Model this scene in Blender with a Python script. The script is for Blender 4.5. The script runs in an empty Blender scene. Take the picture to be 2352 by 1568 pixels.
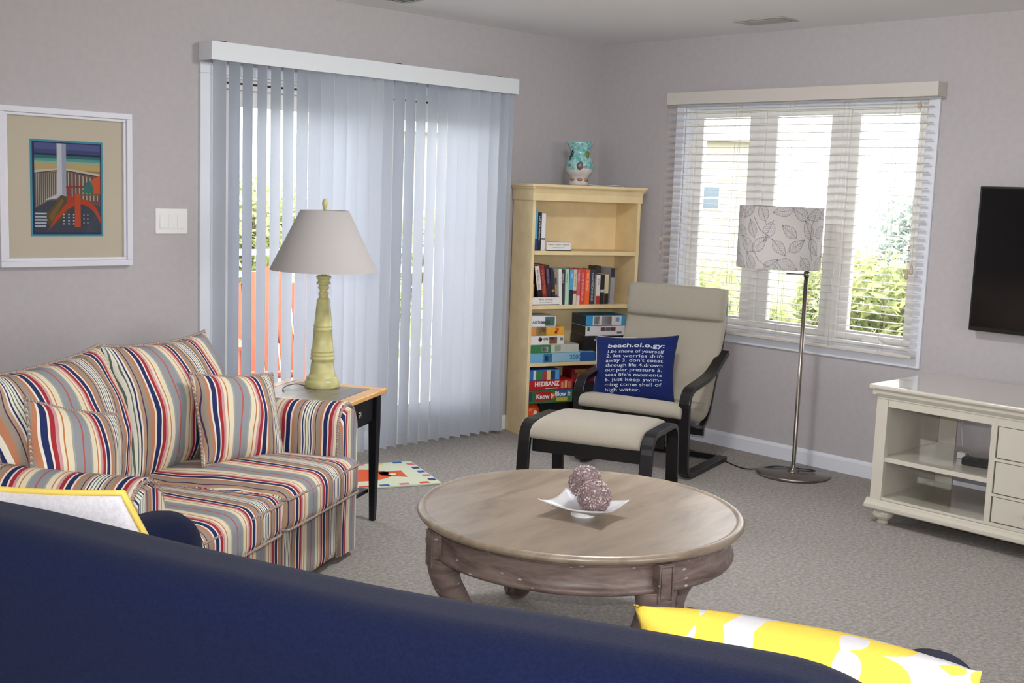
import bpy, bmesh, math, random
from mathutils import Vector, Matrix, noise
random.seed(7)
scene = bpy.context.scene
COL = scene.collection
PI = math.pi
R = math.radians

# ------------------------------------------------------------------ colour + materials
def lin(c):
    return tuple(((x/255)/12.92 if x/255 <= 0.04045 else ((x/255+0.055)/1.055)**2.4) for x in c)+(1.0,)

def nodes(name):
    m = bpy.data.materials.new(name); m.use_nodes = True
    nt = m.node_tree
    return m, nt, nt.nodes['Principled BSDF']

def coords(nt, scale=(1, 1, 1), kind='Object'):
    tc = nt.nodes.new('ShaderNodeTexCoord'); mp = nt.nodes.new('ShaderNodeMapping')
    mp.inputs['Scale'].default_value = scale
    nt.links.new(tc.outputs[kind], mp.inputs['Vector'])
    return mp.outputs['Vector']

def add_bump(nt, b, src, strength, dist=0.002):
    bp = nt.nodes.new('ShaderNodeBump'); bp.inputs['Strength'].default_value = strength
    bp.inputs['Distance'].default_value = dist
    nt.links.new(src, bp.inputs['Height']); nt.links.new(bp.outputs['Normal'], b.inputs['Normal'])

def mat(name, c, rough=0.6, metal=0, spec=0.5, var=0.0, vscale=8, bump=0, bscale=200, coat=0, stretch=(1, 1, 1), sheen=0, kind='Object'):
    m, nt, b = nodes(name)
    b.inputs['Base Color'].default_value = lin(c); b.inputs['Roughness'].default_value = rough
    b.inputs['Metallic'].default_value = metal; b.inputs['Specular IOR Level'].default_value = spec
    b.inputs['Coat Weight'].default_value = coat; b.inputs['Sheen Weight'].default_value = sheen
    v = coords(nt, stretch, kind)
    if var:
        n = nt.nodes.new('ShaderNodeTexNoise'); n.inputs['Scale'].default_value = vscale; n.inputs['Detail'].default_value = 6
        nt.links.new(v, n.inputs['Vector'])
        r = nt.nodes.new('ShaderNodeValToRGB')
        lo = tuple(max(0, x*(1-var)) for x in c); hi = tuple(min(255, x*(1+var)) for x in c)
        r.color_ramp.elements[0].color = lin(lo); r.color_ramp.elements[0].position = .3
        r.color_ramp.elements[1].color = lin(hi); r.color_ramp.elements[1].position = .7
        nt.links.new(n.outputs['Fac'], r.inputs['Fac']); nt.links.new(r.outputs['Color'], b.inputs['Base Color'])
    if bump:
        n2 = nt.nodes.new('ShaderNodeTexNoise'); n2.inputs['Scale'].default_value = bscale; n2.inputs['Detail'].default_value = 3
        nt.links.new(v, n2.inputs['Vector']); add_bump(nt, b, n2.outputs['Fac'], bump)
    return m

def translucent(name, c, frac, rough=.6, tint=None):
    m, nt, b = nodes(name)
    b.inputs['Base Color'].default_value = lin(c); b.inputs['Roughness'].default_value = rough
    t = nt.nodes.new('ShaderNodeBsdfTranslucent'); t.inputs['Color'].default_value = lin(tint or c)
    mx = nt.nodes.new('ShaderNodeMixShader'); mx.inputs['Fac'].default_value = frac
    out = nt.nodes['Material Output']
    nt.links.new(b.outputs[0], mx.inputs[1]); nt.links.new(t.outputs[0], mx.inputs[2]); nt.links.new(mx.outputs[0], out.inputs['Surface'])
    return m

def glass_mat():
    m, nt, b = nodes('window_glass')
    nt.nodes.remove(b)
    t = nt.nodes.new('ShaderNodeBsdfTransparent'); t.inputs['Color'].default_value = (.98, .98, .98, 1)
    g = nt.nodes.new('ShaderNodeBsdfGlossy'); g.inputs['Roughness'].default_value = .03
    fr = nt.nodes.new('ShaderNodeFresnel'); fr.inputs['IOR'].default_value = 1.45
    mx = nt.nodes.new('ShaderNodeMixShader')
    nt.links.new(fr.outputs[0], mx.inputs['Fac']); nt.links.new(t.outputs[0], mx.inputs[1]); nt.links.new(g.outputs[0], mx.inputs[2])
    nt.links.new(mx.outputs[0], nt.nodes['Material Output'].inputs['Surface'])
    return m

# striped upholstery: half of a mirrored repeat, widths in mm
STR = [(2, (176, 92, 84)), (20, (142, 146, 152)), (5, (158, 160, 150)), (16, (222, 212, 186)), (3, (186, 116, 66)), (9, (224, 214, 190)),
       (8, (196, 150, 150)), (10, (158, 48, 58)), (5, (226, 220, 204)), (13, (38, 48, 94)), (5, (226, 220, 206)), (9, (182, 124, 94)),
       (12, (150, 140, 128)), (3, (74, 54, 88)), (8, (176, 146, 120)), (4, (226, 220, 208)), (4, (44, 54, 98)), (5, (222, 220, 208)),
       (3, (96, 112, 98)), (3, (228, 224, 212))]
HALF = sum(w for w, c in STR)/1000.0
def stripe_mat(name, offset=0.0, wob=.006, dark=1.0, scale=1.28):
    m, nt, b = nodes(name); L = nt.links
    uv = nt.nodes.new('ShaderNodeUVMap'); uv.uv_map = 'UVMap'
    sp = nt.nodes.new('ShaderNodeSeparateXYZ'); L.new(uv.outputs['UV'], sp.inputs[0])
    n = nt.nodes.new('ShaderNodeTexNoise'); n.inputs['Scale'].default_value = 5; n.inputs['Detail'].default_value = 1
    L.new(uv.outputs['UV'], n.inputs['Vector'])
    a = nt.nodes.new('ShaderNodeMath'); a.operation = 'MULTIPLY_ADD'; a.inputs[1].default_value = wob*4; a.inputs[2].default_value = offset
    L.new(n.outputs['Fac'], a.inputs[0])
    s = nt.nodes.new('ShaderNodeMath'); s.operation = 'ADD'; L.new(sp.outputs['X'], s.inputs[0]); L.new(a.outputs[0], s.inputs[1])
    k = nt.nodes.new('ShaderNodeMath'); k.operation = 'PINGPONG'; k.inputs[1].default_value = HALF*scale; L.new(s.outputs[0], k.inputs[0])
    d = nt.nodes.new('ShaderNodeMath'); d.operation = 'DIVIDE'; d.inputs[1].default_value = HALF*scale; L.new(k.outputs[0], d.inputs[0])
    r = nt.nodes.new('ShaderNodeValToRGB'); cr = r.color_ramp; cr.interpolation = 'CONSTANT'
    pos = 0
    for i, (w, c) in enumerate(STR):
        e = cr.elements[i] if i < 2 else cr.elements.new(min(.999, pos/1000/HALF))
        e.position = min(.999, pos/1000/HALF); e.color = lin(tuple(x*dark for x in c)); pos += w
    L.new(d.outputs[0], r.inputs['Fac']); L.new(r.outputs['Color'], b.inputs['Base Color'])
    b.inputs['Roughness'].default_value = .9; b.inputs['Specular IOR Level'].default_value = .15
    w = nt.nodes.new('ShaderNodeTexNoise'); w.inputs['Scale'].default_value = 260; L.new(uv.outputs['UV'], w.inputs['Vector'])
    add_bump(nt, b, w.outputs['Fac'], .25, .001)
    return m

def wood_mat(name, cs, scale=1, stretch=(1, 12, 12), rough=.5, bump=.15, coat=0):
    m, nt, b = nodes(name); L = nt.links
    v = coords(nt, stretch)
    n = nt.nodes.new('ShaderNodeTexNoise'); n.inputs['Scale'].default_value = scale; n.inputs['Detail'].default_value = 9
    n.inputs['Roughness'].default_value = .62; n.inputs['Distortion'].default_value = .4
    L.new(v, n.inputs['Vector'])
    r = nt.nodes.new('ShaderNodeValToRGB'); cr = r.color_ramp
    for i, c in enumerate(cs):
        e = cr.elements[i] if i < 2 else cr.elements.new(.5)
    for i, c in enumerate(cs):
        cr.elements[i].position = .28+.44*i/(len(cs)-1); cr.elements[i].color = lin(c)
    L.new(n.outputs['Fac'], r.inputs['Fac']); L.new(r.outputs['Color'], b.inputs['Base Color'])
    b.inputs['Roughness'].default_value = rough; b.inputs['Coat Weight'].default_value = coat; b.inputs['Coat Roughness'].default_value = .25
    if bump: add_bump(nt, b, n.outputs['Fac'], bump, .002)
    return m

def weave_mat(name, c, c2, scale=300, strength=.6, sheen=.2):
    m, nt, b = nodes(name); L = nt.links
    v = coords(nt)
    n = nt.nodes.new('ShaderNodeTexVoronoi'); n.inputs['Scale'].default_value = scale; L.new(v, n.inputs['Vector'])
    n2 = nt.nodes.new('ShaderNodeTexNoise'); n2.inputs['Scale'].default_value = scale*.3; L.new(v, n2.inputs['Vector'])
    r = nt.nodes.new('ShaderNodeValToRGB'); r.color_ramp.elements[0].color = lin(c); r.color_ramp.elements[1].color = lin(c2)
    r.color_ramp.elements[0].position = .35; r.color_ramp.elements[1].position = .65
    L.new(n2.outputs['Fac'], r.inputs['Fac']); L.new(r.outputs['Color'], b.inputs['Base Color'])
    b.inputs['Roughness'].default_value = .95; b.inputs['Specular IOR Level'].default_value = .1; b.inputs['Sheen Weight'].default_value = sheen
    add_bump(nt, b, n.outputs['Distance'], strength, .003)
    return m

_mc = {}
def paint(c, rough=.55, **k):
    key = (tuple(int(x) for x in c), rough)
    if key not in _mc: _mc[key] = mat('paint_%d_%d_%d' % key[0], c, rough, **k)
    return _mc[key]

# ------------------------------------------------------------------ mesh helpers
def box(bm, x0, x1, y0, y1, z0, z1, mi=0, M=None):
    vs = [bm.verts.new((x, y, z)) for z in (z0, z1) for y in (y0, y1) for x in (x0, x1)]
    if M is not None:
        for v in vs: v.co = M @ v.co
    for f in ((0, 2, 3, 1), (4, 5, 7, 6), (0, 1, 5, 4), (2, 6, 7, 3), (0, 4, 6, 2), (1, 3, 7, 5)):
        fc = bm.faces.new([vs[i] for i in f]); fc.material_index = mi
    return vs

def lathe(bm, prof, n=40, cx=0, cy=0, sx=1, sy=1, mi=0, cap=True, flute=None):
    rings = []
    for (r, z) in prof:
        ring = []
        for k in range(n):
            a = 2*PI*k/n; rr = r*(flute(a, z) if flute else 1)
            ring.append(bm.verts.new((cx+rr*math.cos(a)*sx, cy+rr*math.sin(a)*sy, z)))
        rings.append(ring)
    for i in range(len(rings)-1):
        for k in range(n):
            f = bm.faces.new((rings[i][k], rings[i][(k+1) % n], rings[i+1][(k+1) % n], rings[i+1][k])); f.material_index = mi; f.smooth = True
    if cap:
        if prof[0][0] > 1e-5: bm.faces.new(list(reversed(rings[0]))).material_index = mi
        if prof[-1][0] > 1e-5: bm.faces.new(rings[-1]).material_index = mi
    return rings

def sweep(bm, pts, sect, mi=0, close=False, cap=True, up=Vector((0, 0, 1)), smooth=True):
    """sect: function(i, t) -> list of (a, b) offsets in the (side, up') frame, or a list"""
    pts = [Vector(p) for p in pts]; n = len(pts); rings = []
    for i, p in enumerate(pts):
        if close: t = pts[(i+1) % n]-pts[i-1]
        else: t = pts[min(i+1, n-1)]-pts[max(i-1, 0)]
        t.normalize(); s = t.cross(up)
        if s.length < 1e-4: s = t.cross(Vector((0, 1, 0)))
        s.normalize(); u = s.cross(t)
        q = sect(i, i/(n-1)) if callable(sect) else sect
        rings.append([bm.verts.new(p+s*a+u*b) for (a, b) in q])
    m = len(rings[0])
    rng = range(n if close else n-1)
    for i in rng:
        A, B = rings[i], rings[(i+1) % n]
        for k in range(m):
            f = bm.faces.new((A[k], A[(k+1) % m], B[(k+1) % m], B[k])); f.material_index = mi; f.smooth = smooth
    if cap and not close:
        bm.faces.new(list(reversed(rings[0]))).material_index = mi; bm.faces.new(rings[-1]).material_index = mi
    return rings

def circ(r, n=8): return [(r*math.cos(2*PI*k/n), r*math.sin(2*PI*k/n)) for k in range(n)]
def tube(bm, pts, r, n=8, mi=0, close=False, up=Vector((0, 0, 1))): return sweep(bm, pts, circ(r, n), mi, close, True, up)

def smooth_path(pts, k=6):
    """Catmull-Rom through pts"""
    P = [Vector(p) for p in pts]; out = []
    for i in range(len(P)-1):
        p0 = P[max(i-1, 0)]; p1 = P[i]; p2 = P[i+1]; p3 = P[min(i+2, len(P)-1)]
        for j in range(k):
            t = j/k
            out.append(.5*((2*p1)+(-p0+p2)*t+(2*p0-5*p1+4*p2-p3)*t*t+(-p0+3*p1-3*p2+p3)*t**3))
    out.append(P[-1]); return out

def fillet(pts, r, k=6):
    P = [Vector(p) for p in pts]; out = [P[0]]
    for i in range(1, len(P)-1):
        rr = r[i-1] if isinstance(r, (list, tuple)) else r
        a = (P[i-1]-P[i]); b = (P[i+1]-P[i]); d = min(rr, a.length*.49, b.length*.49)
        a = P[i]+a.normalized()*d; b = P[i]+b.normalized()*d
        for j in range(k+1):
            t = j/k; out.append(a*(1-t)**2+P[i]*2*t*(1-t)+b*t*t)
    out.append(P[-1]); return out

def strap(bm, path, x0, x1, th, mi=0):
    """bent-wood strip: path in (y, z); extruded x0..x1"""
    P = [Vector((p[0], p[1])) for p in path]; n = len(P); rows = []
    for i in range(n):
        t = (P[min(i+1, n-1)]-P[max(i-1, 0)]).normalized(); nn = Vector((-t.y, t.x))*th/2
        a, b = P[i]+nn, P[i]-nn
        rows.append([bm.verts.new((x0, a.x, a.y)), bm.verts.new((x1, a.x, a.y)), bm.verts.new((x1, b.x, b.y)), bm.verts.new((x0, b.x, b.y))])
    for i in range(n-1):
        for k in range(4):
            f = bm.faces.new((rows[i][k], rows[i][(k+1) % 4], rows[i+1][(k+1) % 4], rows[i+1][k])); f.material_index = mi
    bm.faces.new(list(reversed(rows[0]))).material_index = mi; bm.faces.new(rows[-1]).material_index = mi

def prism(bm, poly, axis, a0, a1, mi=0):
    """extrude 2D poly; axis 'x': poly=(y,z); 'y': (x,z); 'z': (x,y)"""
    def mk(p, a):
        return {'x': (a, p[0], p[1]), 'y': (p[0], a, p[1]), 'z': (p[0], p[1], a)}[axis]
    A = [bm.verts.new(mk(p, a0)) for p in poly]; B = [bm.verts.new(mk(p, a1)) for p in poly]; n = len(poly)
    fs = [bm.faces.new(A), bm.faces.new(list(reversed(B)))]
    for k in range(n): fs.append(bm.faces.new((A[k], B[k], B[(k+1) % n], A[(k+1) % n])))
    for f in fs: f.material_index = mi

def rbox(w, d, h, r, n=12, crown=0.0, warp=None, z0=0.0, belly=0.0):
    """soft rounded box centred in x,y, from z0 up; crown lifts the top"""
    bm = bmesh.new()
    tmp = bmesh.ops.create_cube(bm, size=2)
    bmesh.ops.subdivide_edges(bm, edges=bm.edges[:], cuts=n, use_grid_fill=True)
    hx, hy, hz = w/2, d/2, h/2
    rr = min(r, hx, hy, hz)
    def remap(t, half):    # more samples near the rounded rim
        a = abs(t); s = 1 if t >= 0 else -1
        k = 1-(1-a)**1.6
        return s*(k*half)
    for v in bm.verts:
        p = Vector((remap(v.co.x, hx), remap(v.co.y, hy), remap(v.co.z, hz)))
        q = Vector((max(-hx+rr, min(hx-rr, p.x)), max(-hy+rr, min(hy-rr, p.y)), max(-hz+rr, min(hz-rr, p.z))))
        dd = p-q
        if dd.length > 1e-6: p = q+dd.normalized()*rr if (abs(p.x) > hx-rr or abs(p.y) > hy-rr or abs(p.z) > hz-rr) else p
        u, vv, ww = p.x/hx, p.y/hy, p.z/hz
        if crown: p.z += crown*max(0, 1-u*u)*max(0, 1-vv*vv)*(1 if ww > 0 else -.25)
        if belly: p.y += belly*(1-u*u)*(1-ww*ww)*(1 if vv > 0 else -1)*abs(vv)
        p.z += hz+z0
        if warp: p = warp(p)
        v.co = p
    for f in bm.faces: f.smooth = True
    return bm

def pillow_bm(w, h, t, n=22, pinch=.07, seed=0, wr=.006, power=.55):
    """throw pillow in the x-z plane (centre at origin), thickness along y, front is -y"""
    bm = bmesh.new(); G = {}
    def xy(u, v):
        x = w/2*u*(1-pinch*(1-v*v)*u*u); z = h/2*v*(1-pinch*(1-u*u)*v*v); return x, z
    for side in (-1, 1):
        for i in range(n+1):
            for j in range(n+1):
                u = math.sin((i/n-.5)*PI)*.35+(2*i/n-1)*.65; v = math.sin((j/n-.5)*PI)*.35+(2*j/n-1)*.65
                edge = i in (0, n) or j in (0, n)
                if edge and side == 1: G[(side, i, j)] = G[(-1, i, j)]; continue
                x, z = xy(u, v)
                th = t/2*max(0, (1-u*u)*(1-v*v))**power
                th += wr*noise.noise(Vector((x*9+seed, z*9, side*3.1+seed)))*(0 if edge else 1)
                G[(side, i, j)] = bm.verts.new((x, side*th, z))
    for side in (-1, 1):
        for i in range(n):
            for j in range(n):
                q = [G[(side, i, j)], G[(side, i+1, j)], G[(side, i+1, j+1)], G[(side, i, j+1)]]
                if side == 1: q.reverse()
                f = bm.faces.new(q); f.smooth = True
    edge = [xy(-1+2*k/24, -1) for k in range(24)]+[xy(1, -1+2*k/24) for k in range(24)]+[xy(1-2*k/24, 1) for k in range(24)]+[xy(-1, 1-2*k/24) for k in range(24)]
    return bm, edge

def uvl(bm):
    return bm.loops.layers.uv.get('UVMap') or bm.loops.layers.uv.new('UVMap')

def uvset(bm, fn):
    uv = uvl(bm)
    for f in bm.faces:
        nrm = f.normal
        for l in f.loops: l[uv].uv = fn(l.vert.co, nrm)

def obj(name, bm, m=None, parent=None, loc=(0, 0, 0), rot=(0, 0, 0), bevel=0, smooth=None, recalc=True):
    if recalc: bmesh.ops.recalc_face_normals(bm, faces=bm.faces[:])
    me = bpy.data.meshes.new(name); bm.to_mesh(me); bm.free()
    o = bpy.data.objects.new(name, me); COL.objects.link(o)
    for x in (m if isinstance(m, (list, tuple)) else [m]):
        if x: me.materials.append(x)
    if parent: o.parent = parent
    o.location = loc; o.rotation_euler = rot
    if bevel:
        b = o.modifiers.new('bevel', 'BEVEL'); b.width = bevel; b.segments = 2; b.limit_method = 'ANGLE'; b.angle_limit = R(40)
        b.harden_normals = False
    if smooth is not None:
        for p in me.polygons: p.use_smooth = smooth
    return o

def tag(o, label=None, cat=None, group=None, kind=None):
    if label: o['label'] = label
    if cat: o['category'] = cat
    if group: o['group'] = group
    if kind: o['kind'] = kind
    return o

def thing(name, label, cat, loc=(0, 0, 0), rz=0, group=None, rot=None):
    o = bpy.data.objects.new(name, None); COL.objects.link(o); o.empty_display_size = .1
    o.location = loc; o.rotation_euler = rot or (0, 0, rz)
    return tag(o, label, cat, group)

def struct(name, bm, m, parent=None, label=None, **k):
    o = obj(name, bm, m, parent, **k)
    if not parent: o['kind'] = 'structure'
    if label: o['label'] = label
    return o

def text_bm(s, size, fn=None, depth=0.0, spacing=1.0, align='LEFT', bold=0.0, xs=1.0):
    cu = bpy.data.curves.new('t', 'FONT'); cu.body = s; cu.size = size; cu.space_character = spacing; cu.align_x = align
    cu.offset = bold; cu.resolution_u = 3; cu.extrude = 0
    o = bpy.data.objects.new('t', cu); COL.objects.link(o)
    dg = bpy.context.evaluated_depsgraph_get(); dg.update()
    me = o.evaluated_get(dg).to_mesh(); bm = bmesh.new(); bm.from_mesh(me); o.evaluated_get(dg).to_mesh_clear()
    bpy.data.objects.remove(o); bpy.data.curves.remove(cu)
    bmesh.ops.triangulate(bm, faces=bm.faces[:])
    if fn:
        es = [e for e in bm.edges if e.calc_length() > .012]
        if es: bmesh.ops.subdivide_edges(bm, edges=es, cuts=1)
    for v in bm.verts:
        p = (v.co.x*xs, v.co.y)
        v.co = Vector(fn(*p)) if fn else Vector((p[0], 0, p[1]))
    return bm

def front_text(parent, s, size, x, y, z, m, align='LEFT', bold=0, spacing=1.0, name='lettering', xs=1.0):
    """text lying in the plane y=const, facing -y"""
    bm = text_bm(s, size, None, 0, spacing, align, bold, xs)
    return obj(name, bm, m, parent, loc=(x, y, z), recalc=False)

# ------------------------------------------------------------------ materials
M_wall = mat('wall_paint', (186, 181, 184), .85, spec=.2, var=.015, vscale=30, bump=.06, bscale=350)
M_ceil = mat('ceiling_paint', (246, 246, 248), .9, spec=.15, bump=.12, bscale=160)
M_trim = mat('trim_paint', (226, 230, 240), .4, spec=.4)
M_vinyl = mat('window_vinyl', (232, 232, 230), .35, spec=.4)
M_glass = glass_mat()
M_black = mat('black_stain', (14, 12, 14), .32, spec=.5, var=.3, vscale=6, stretch=(1, 8, 8))
M_blackm = mat('black_paint', (10, 11, 20), .38)
M_plastic = mat('black_plastic', (16, 15, 17), .35)
M_white = mat('white_plastic', (236, 236, 236), .35)
M_steel = mat('brushed_steel', (150, 142, 136), .3, metal=1)
M_paper = mat('white_card', (232, 228, 224), .7)
M_ink = mat('black_ink', (16, 14, 16), .6)

def carpet_mat():
    m, nt, b = nodes('berber_carpet'); L = nt.links
    v = coords(nt, (1, 1, 1))
    vo = nt.nodes.new('ShaderNodeTexVoronoi'); vo.inputs['Scale'].default_value = 95; vo.inputs['Randomness'].default_value = .55
    L.new(v, vo.inputs['Vector'])
    n = nt.nodes.new('ShaderNodeTexNoise'); n.inputs['Scale'].default_value = 60; n.inputs['Detail'].default_value = 5; L.new(v, n.inputs['Vector'])
    r = nt.nodes.new('ShaderNodeValToRGB'); r.color_ramp.elements[0].color = lin((148, 143, 140)); r.color_ramp.elements[1].color = lin((180, 175, 171))
    r.color_ramp.elements[0].position = .32; r.color_ramp.elements[1].position = .68
    L.new(n.outputs['Fac'], r.inputs['Fac'])
    mx = nt.nodes.new('ShaderNodeMixRGB'); mx.blend_type = 'MULTIPLY'; mx.inputs['Fac'].default_value = .45
    r2 = nt.nodes.new('ShaderNodeValToRGB'); r2.color_ramp.elements[0].color = (1, 1, 1, 1); r2.color_ramp.elements[1].color = (.45, .43, .42, 1)
    r2.color_ramp.elements[1].position = .8
    L.new(vo.outputs['Distance'], r2.inputs['Fac']); L.new(r.outputs['Color'], mx.inputs[1]); L.new(r2.outputs['Color'], mx.inputs[2])
    L.new(mx.outputs[0], b.inputs['Base Color']); b.inputs['Roughness'].default_value = .95; b.inputs['Specular IOR Level'].default_value = .1
    inv = nt.nodes.new('ShaderNodeMath'); inv.operation = 'SUBTRACT'; inv.inputs[0].default_value = 1; L.new(vo.outputs['Distance'], inv.inputs[1])
    add_bump(nt, b, inv.outputs[0], .35, .004)
    return m
M_carpet = carpet_mat()

# ------------------------------------------------------------------ room shell
H = 2.44; XR = -7.6; YF = -7.2; TH = .15
DX0, DX1, DZ = -2.80, -.92, 2.0           # sliding door opening in wall_left (y = 0)
WY0, WY1, WZ0, WZ1 = -2.275, -.705, .70, 2.03   # window opening in wall_right (x = 0)

bm = bmesh.new(); box(bm, XR-TH, TH, YF-TH, TH, -.1, 0); struct('floor', bm, M_carpet)
bm = bmesh.new(); box(bm, XR-TH, TH, YF-TH, TH, H, H+.12); struct('ceiling', bm, M_ceil)
bm = bmesh.new()
box(bm, XR-TH, DX0, 0, TH, 0, H); box(bm, DX1, TH, 0, TH, 0, H); box(bm, DX0, DX1, 0, TH, DZ, H)
struct('wall_left', bm, M_wall)
bm = bmesh.new()
box(bm, 0, TH, YF-TH, WY0, 0, H); box(bm, 0, TH, WY1, 0, 0, H); box(bm, 0, TH, WY0, WY1, 0, WZ0); box(bm, 0, TH, WY0, WY1, WZ1, H)
struct('wall_right', bm, M_wall)
# unseen walls behind the photographer; their wide windows are added to light the room
bm = bmesh.new(); a0, a1 = -4.9, -2.1
box(bm, XR, a0, YF-TH, YF, 0, H); box(bm, a1, 0, YF-TH, YF, 0, H); box(bm, a0, a1, YF-TH, YF, 0, .8); box(bm, a0, a1, YF-TH, YF, 2.15, H)
struct('wall_front', bm, M_wall)
bm = bmesh.new(); b0, b1 = -4.9, -2.7
box(bm, XR-TH, XR, YF-TH, b0, 0, H); box(bm, XR-TH, XR, b1, 0, 0, H); box(bm, XR-TH, XR, b0, b1, 0, .8); box(bm, XR-TH, XR, b0, b1, 2.15, H)
struct('wall_rear', bm, M_wall)

def plain_window(name, u0, u1, z0, z1, axis, c, nd):
    w = bpy.data.objects.new(name, None); COL.objects.link(w); w['kind'] = 'structure'
    bm = bmesh.new(); t = .05
    def bx(ua, ub, za, zb, d=.03):
        if axis == 'y': box(bm, ua, ub, c-d, c+d, za, zb)
        else: box(bm, c-d, c+d, ua, ub, za, zb)
    bx(u0, u1, z0, z0+t); bx(u0, u1, z1-t, z1)
    for k in range(nd+1):
        u = u0+(u1-u0-t)*k/nd; bx(u, u+t, z0+t, z1-t)
    obj('window_frame', bm, M_vinyl, w)
    bm = bmesh.new()
    if axis == 'y': box(bm, u0+t, u1-t, c-.003, c+.003, z0+t, z1-t)
    else: box(bm, c-.003, c+.003, u0+t, u1-t, z0+t, z1-t)
    obj('glass', bm, M_glass, w)
plain_window('fill_window_2', a0, a1, .8, 2.15, 'y', YF-.08, 4)
plain_window('fill_window_3', b0, b1, .8, 2.15, 'x', XR-.08, 4)

def baseboard(name, axis, a, b_, sgn=-1, c=0):
    bm = bmesh.new(); prof = [(0, 0), (.014, 0), (.014, .07), (.009, .082), (.004, .088), (0, .088)]
    if axis == 'x': prism(bm, [(c+sgn*p, z) for p, z in prof], 'x', a, b_)
    else: prism(bm, [(c+sgn*p, z) for p, z in prof], 'y', a, b_)
    struct(name, bm, M_trim)
baseboard('baseboard_right', 'y', YF, -.002)
baseboard('baseboard_left', 'x', XR, -2.892)
baseboard('baseboard_left', 'x', -.828, -.014)

# door casing and window casing
bm = bmesh.new()
for x0, x1 in ((DX0-.09, DX0), (DX1, DX1+.09)): box(bm, x0, x1, -.016, 0, 0, DZ)
box(bm, DX0-.09, DX1+.09, -.016, 0, DZ, DZ+.05)
for x0, x1 in ((DX0, DX0+.012), (DX1-.012, DX1)): box(bm, x0, x1, 0, .14, 0, DZ)
box(bm, DX0+.012, DX1-.012, 0, .14, DZ-.012, DZ)
struct('trim_1', bm, M_trim, bevel=.003, label='white casing around the sliding door')
bm = bmesh.new(); t = .062
box(bm, -.016, 0, WY0-t, WY0, WZ0-t, WZ1); box(bm, -.016, 0, WY1, WY1+t, WZ0-t, WZ1)
box(bm, -.018, 0, WY0, WY1, WZ0-t, WZ0); box(bm, -.016, 0, WY0-t, WY1+t, WZ1, WZ1+.04)
box(bm, 0, .13, WY0, WY0+.012, WZ0, WZ1); box(bm, 0, .13, WY1-.012, WY1, WZ0, WZ1); box(bm, 0, .13, WY0+.012, WY1-.012, WZ0, WZ0+.012); box(bm, 0, .13, WY0+.012, WY1-.012, WZ1-.012, WZ1)
struct('trim_2', bm, M_trim, bevel=.003, label='white picture-frame casing around the triple window')

# sliding glass door
door = bpy.data.objects.new('door_1', None); COL.objects.link(door); door['kind'] = 'structure'; door['label'] = 'white sliding glass patio door behind the vertical blinds'
def frame_ring(u0, u1, z0, z1, su, sz0, sz1, c, d, axis):
    bm = bmesh.new()
    def bx(a, b, e, f):
        if axis == 'y': box(bm, a, b, c-d, c+d, e, f)
        else: box(bm, c-d, c+d, a, b, e, f)
    bx(u0, u0+su, z0, z1); bx(u1-su, u1, z0, z1); bx(u0+su, u1-su, z0, z0+sz0); bx(u0+su, u1-su, z1-sz1, z1)
    return bm
for (x0, x1, c) in ((-2.78, -1.80, .095), (-1.80+.02, -.935, .05)):
    o = obj('door_panel', frame_ring(x0, x1, .03, 1.939, .115, .2, .08, c, .02, 'y'), M_vinyl, door, bevel=.003)
    bm = bmesh.new(); box(bm, x0+.11, x1-.11, c-.004, c+.004, .225, 1.865); obj('glass', bm, M_glass, o)
bm = bmesh.new(); box(bm, DX0+.012, DX1-.012, .02, .13, 0, .03); obj('door_sill', bm, M_vinyl, door)
bm = bmesh.new(); box(bm, DX0+.012, DX1-.012, .035, .12, 1.94, 1.988); box(bm, DX0+.012, -2.765, .035, .12, .03, 1.94); box(bm, -.95, DX1-.012, .035, .12, .03, 1.94); obj('door_frame', bm, M_vinyl, door)
bm = bmesh.new(); box(bm, DX0+.02, DX1-.02, .028, .0345, 1.962, 1.972); obj('door_gasket', bm, M_plastic, door)
bm = bmesh.new(); box(bm, -1.74, -1.715, -.005, .03, .95, 1.15); obj('door_handle', bm, M_white, door, bevel=.006)

# triple casement window
win = bpy.data.objects.new('window_1', None); COL.objects.link(win); win['kind'] = 'structure'; win['label'] = 'white triple casement window behind the horizontal blind'
bm = bmesh.new()
box(bm, .06, .13, WY0+.012, WY1-.012, WZ0+.012, WZ0+.035); box(bm, .06, .13, WY0+.012, WY1-.012, WZ1-.035, WZ1-.012)
panes = [(-1.122, -.785), (-1.665, -1.315), (-2.185, -1.845)]
edges = [WY1-.012, -.735, -1.20, -1.24, -1.72, -1.79, -2.235, WY0+.012]
for y1, y0 in zip(edges[0::2], edges[1::2]): box(bm, .06, .13, y0, y1, WZ0+.035, WZ1-.035)
obj('window_frame', bm, M_vinyl, win, bevel=.003)
for (y0, y1), (s0, s1) in zip(panes, ((-1.20, -.735), (-1.72, -1.24), (-2.235, -1.79))):
    bm = bmesh.new()
    box(bm, .075, .115, s0, y0, WZ0+.035, WZ1-.035); box(bm, .075, .115, y1, s1, WZ0+.035, WZ1-.035)
    box(bm, .075, .115, y0, y1, WZ0+.035, WZ0+.085); box(bm, .075, .115, y0, y1, WZ1-.06, WZ1-.035)
    o = obj('sash', bm, M_vinyl, win, bevel=.004)
    bm = bmesh.new(); box(bm, .092, .098, y0-.004, y1+.004, WZ0+.08, WZ1-.055); obj('glass', bm, M_glass, o)
for yc in (-2.03, ):
    bm = bmesh.new(); prism(bm, [(yc-.07, 0), (yc+.07, 0), (yc+.05, .022), (yc-.03, .028)], 'x', .03, .06)
    for v in bm.verts: v.co.z += WZ0+.035
    obj('window_crank', bm, M_vinyl, win, bevel=.004)
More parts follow.
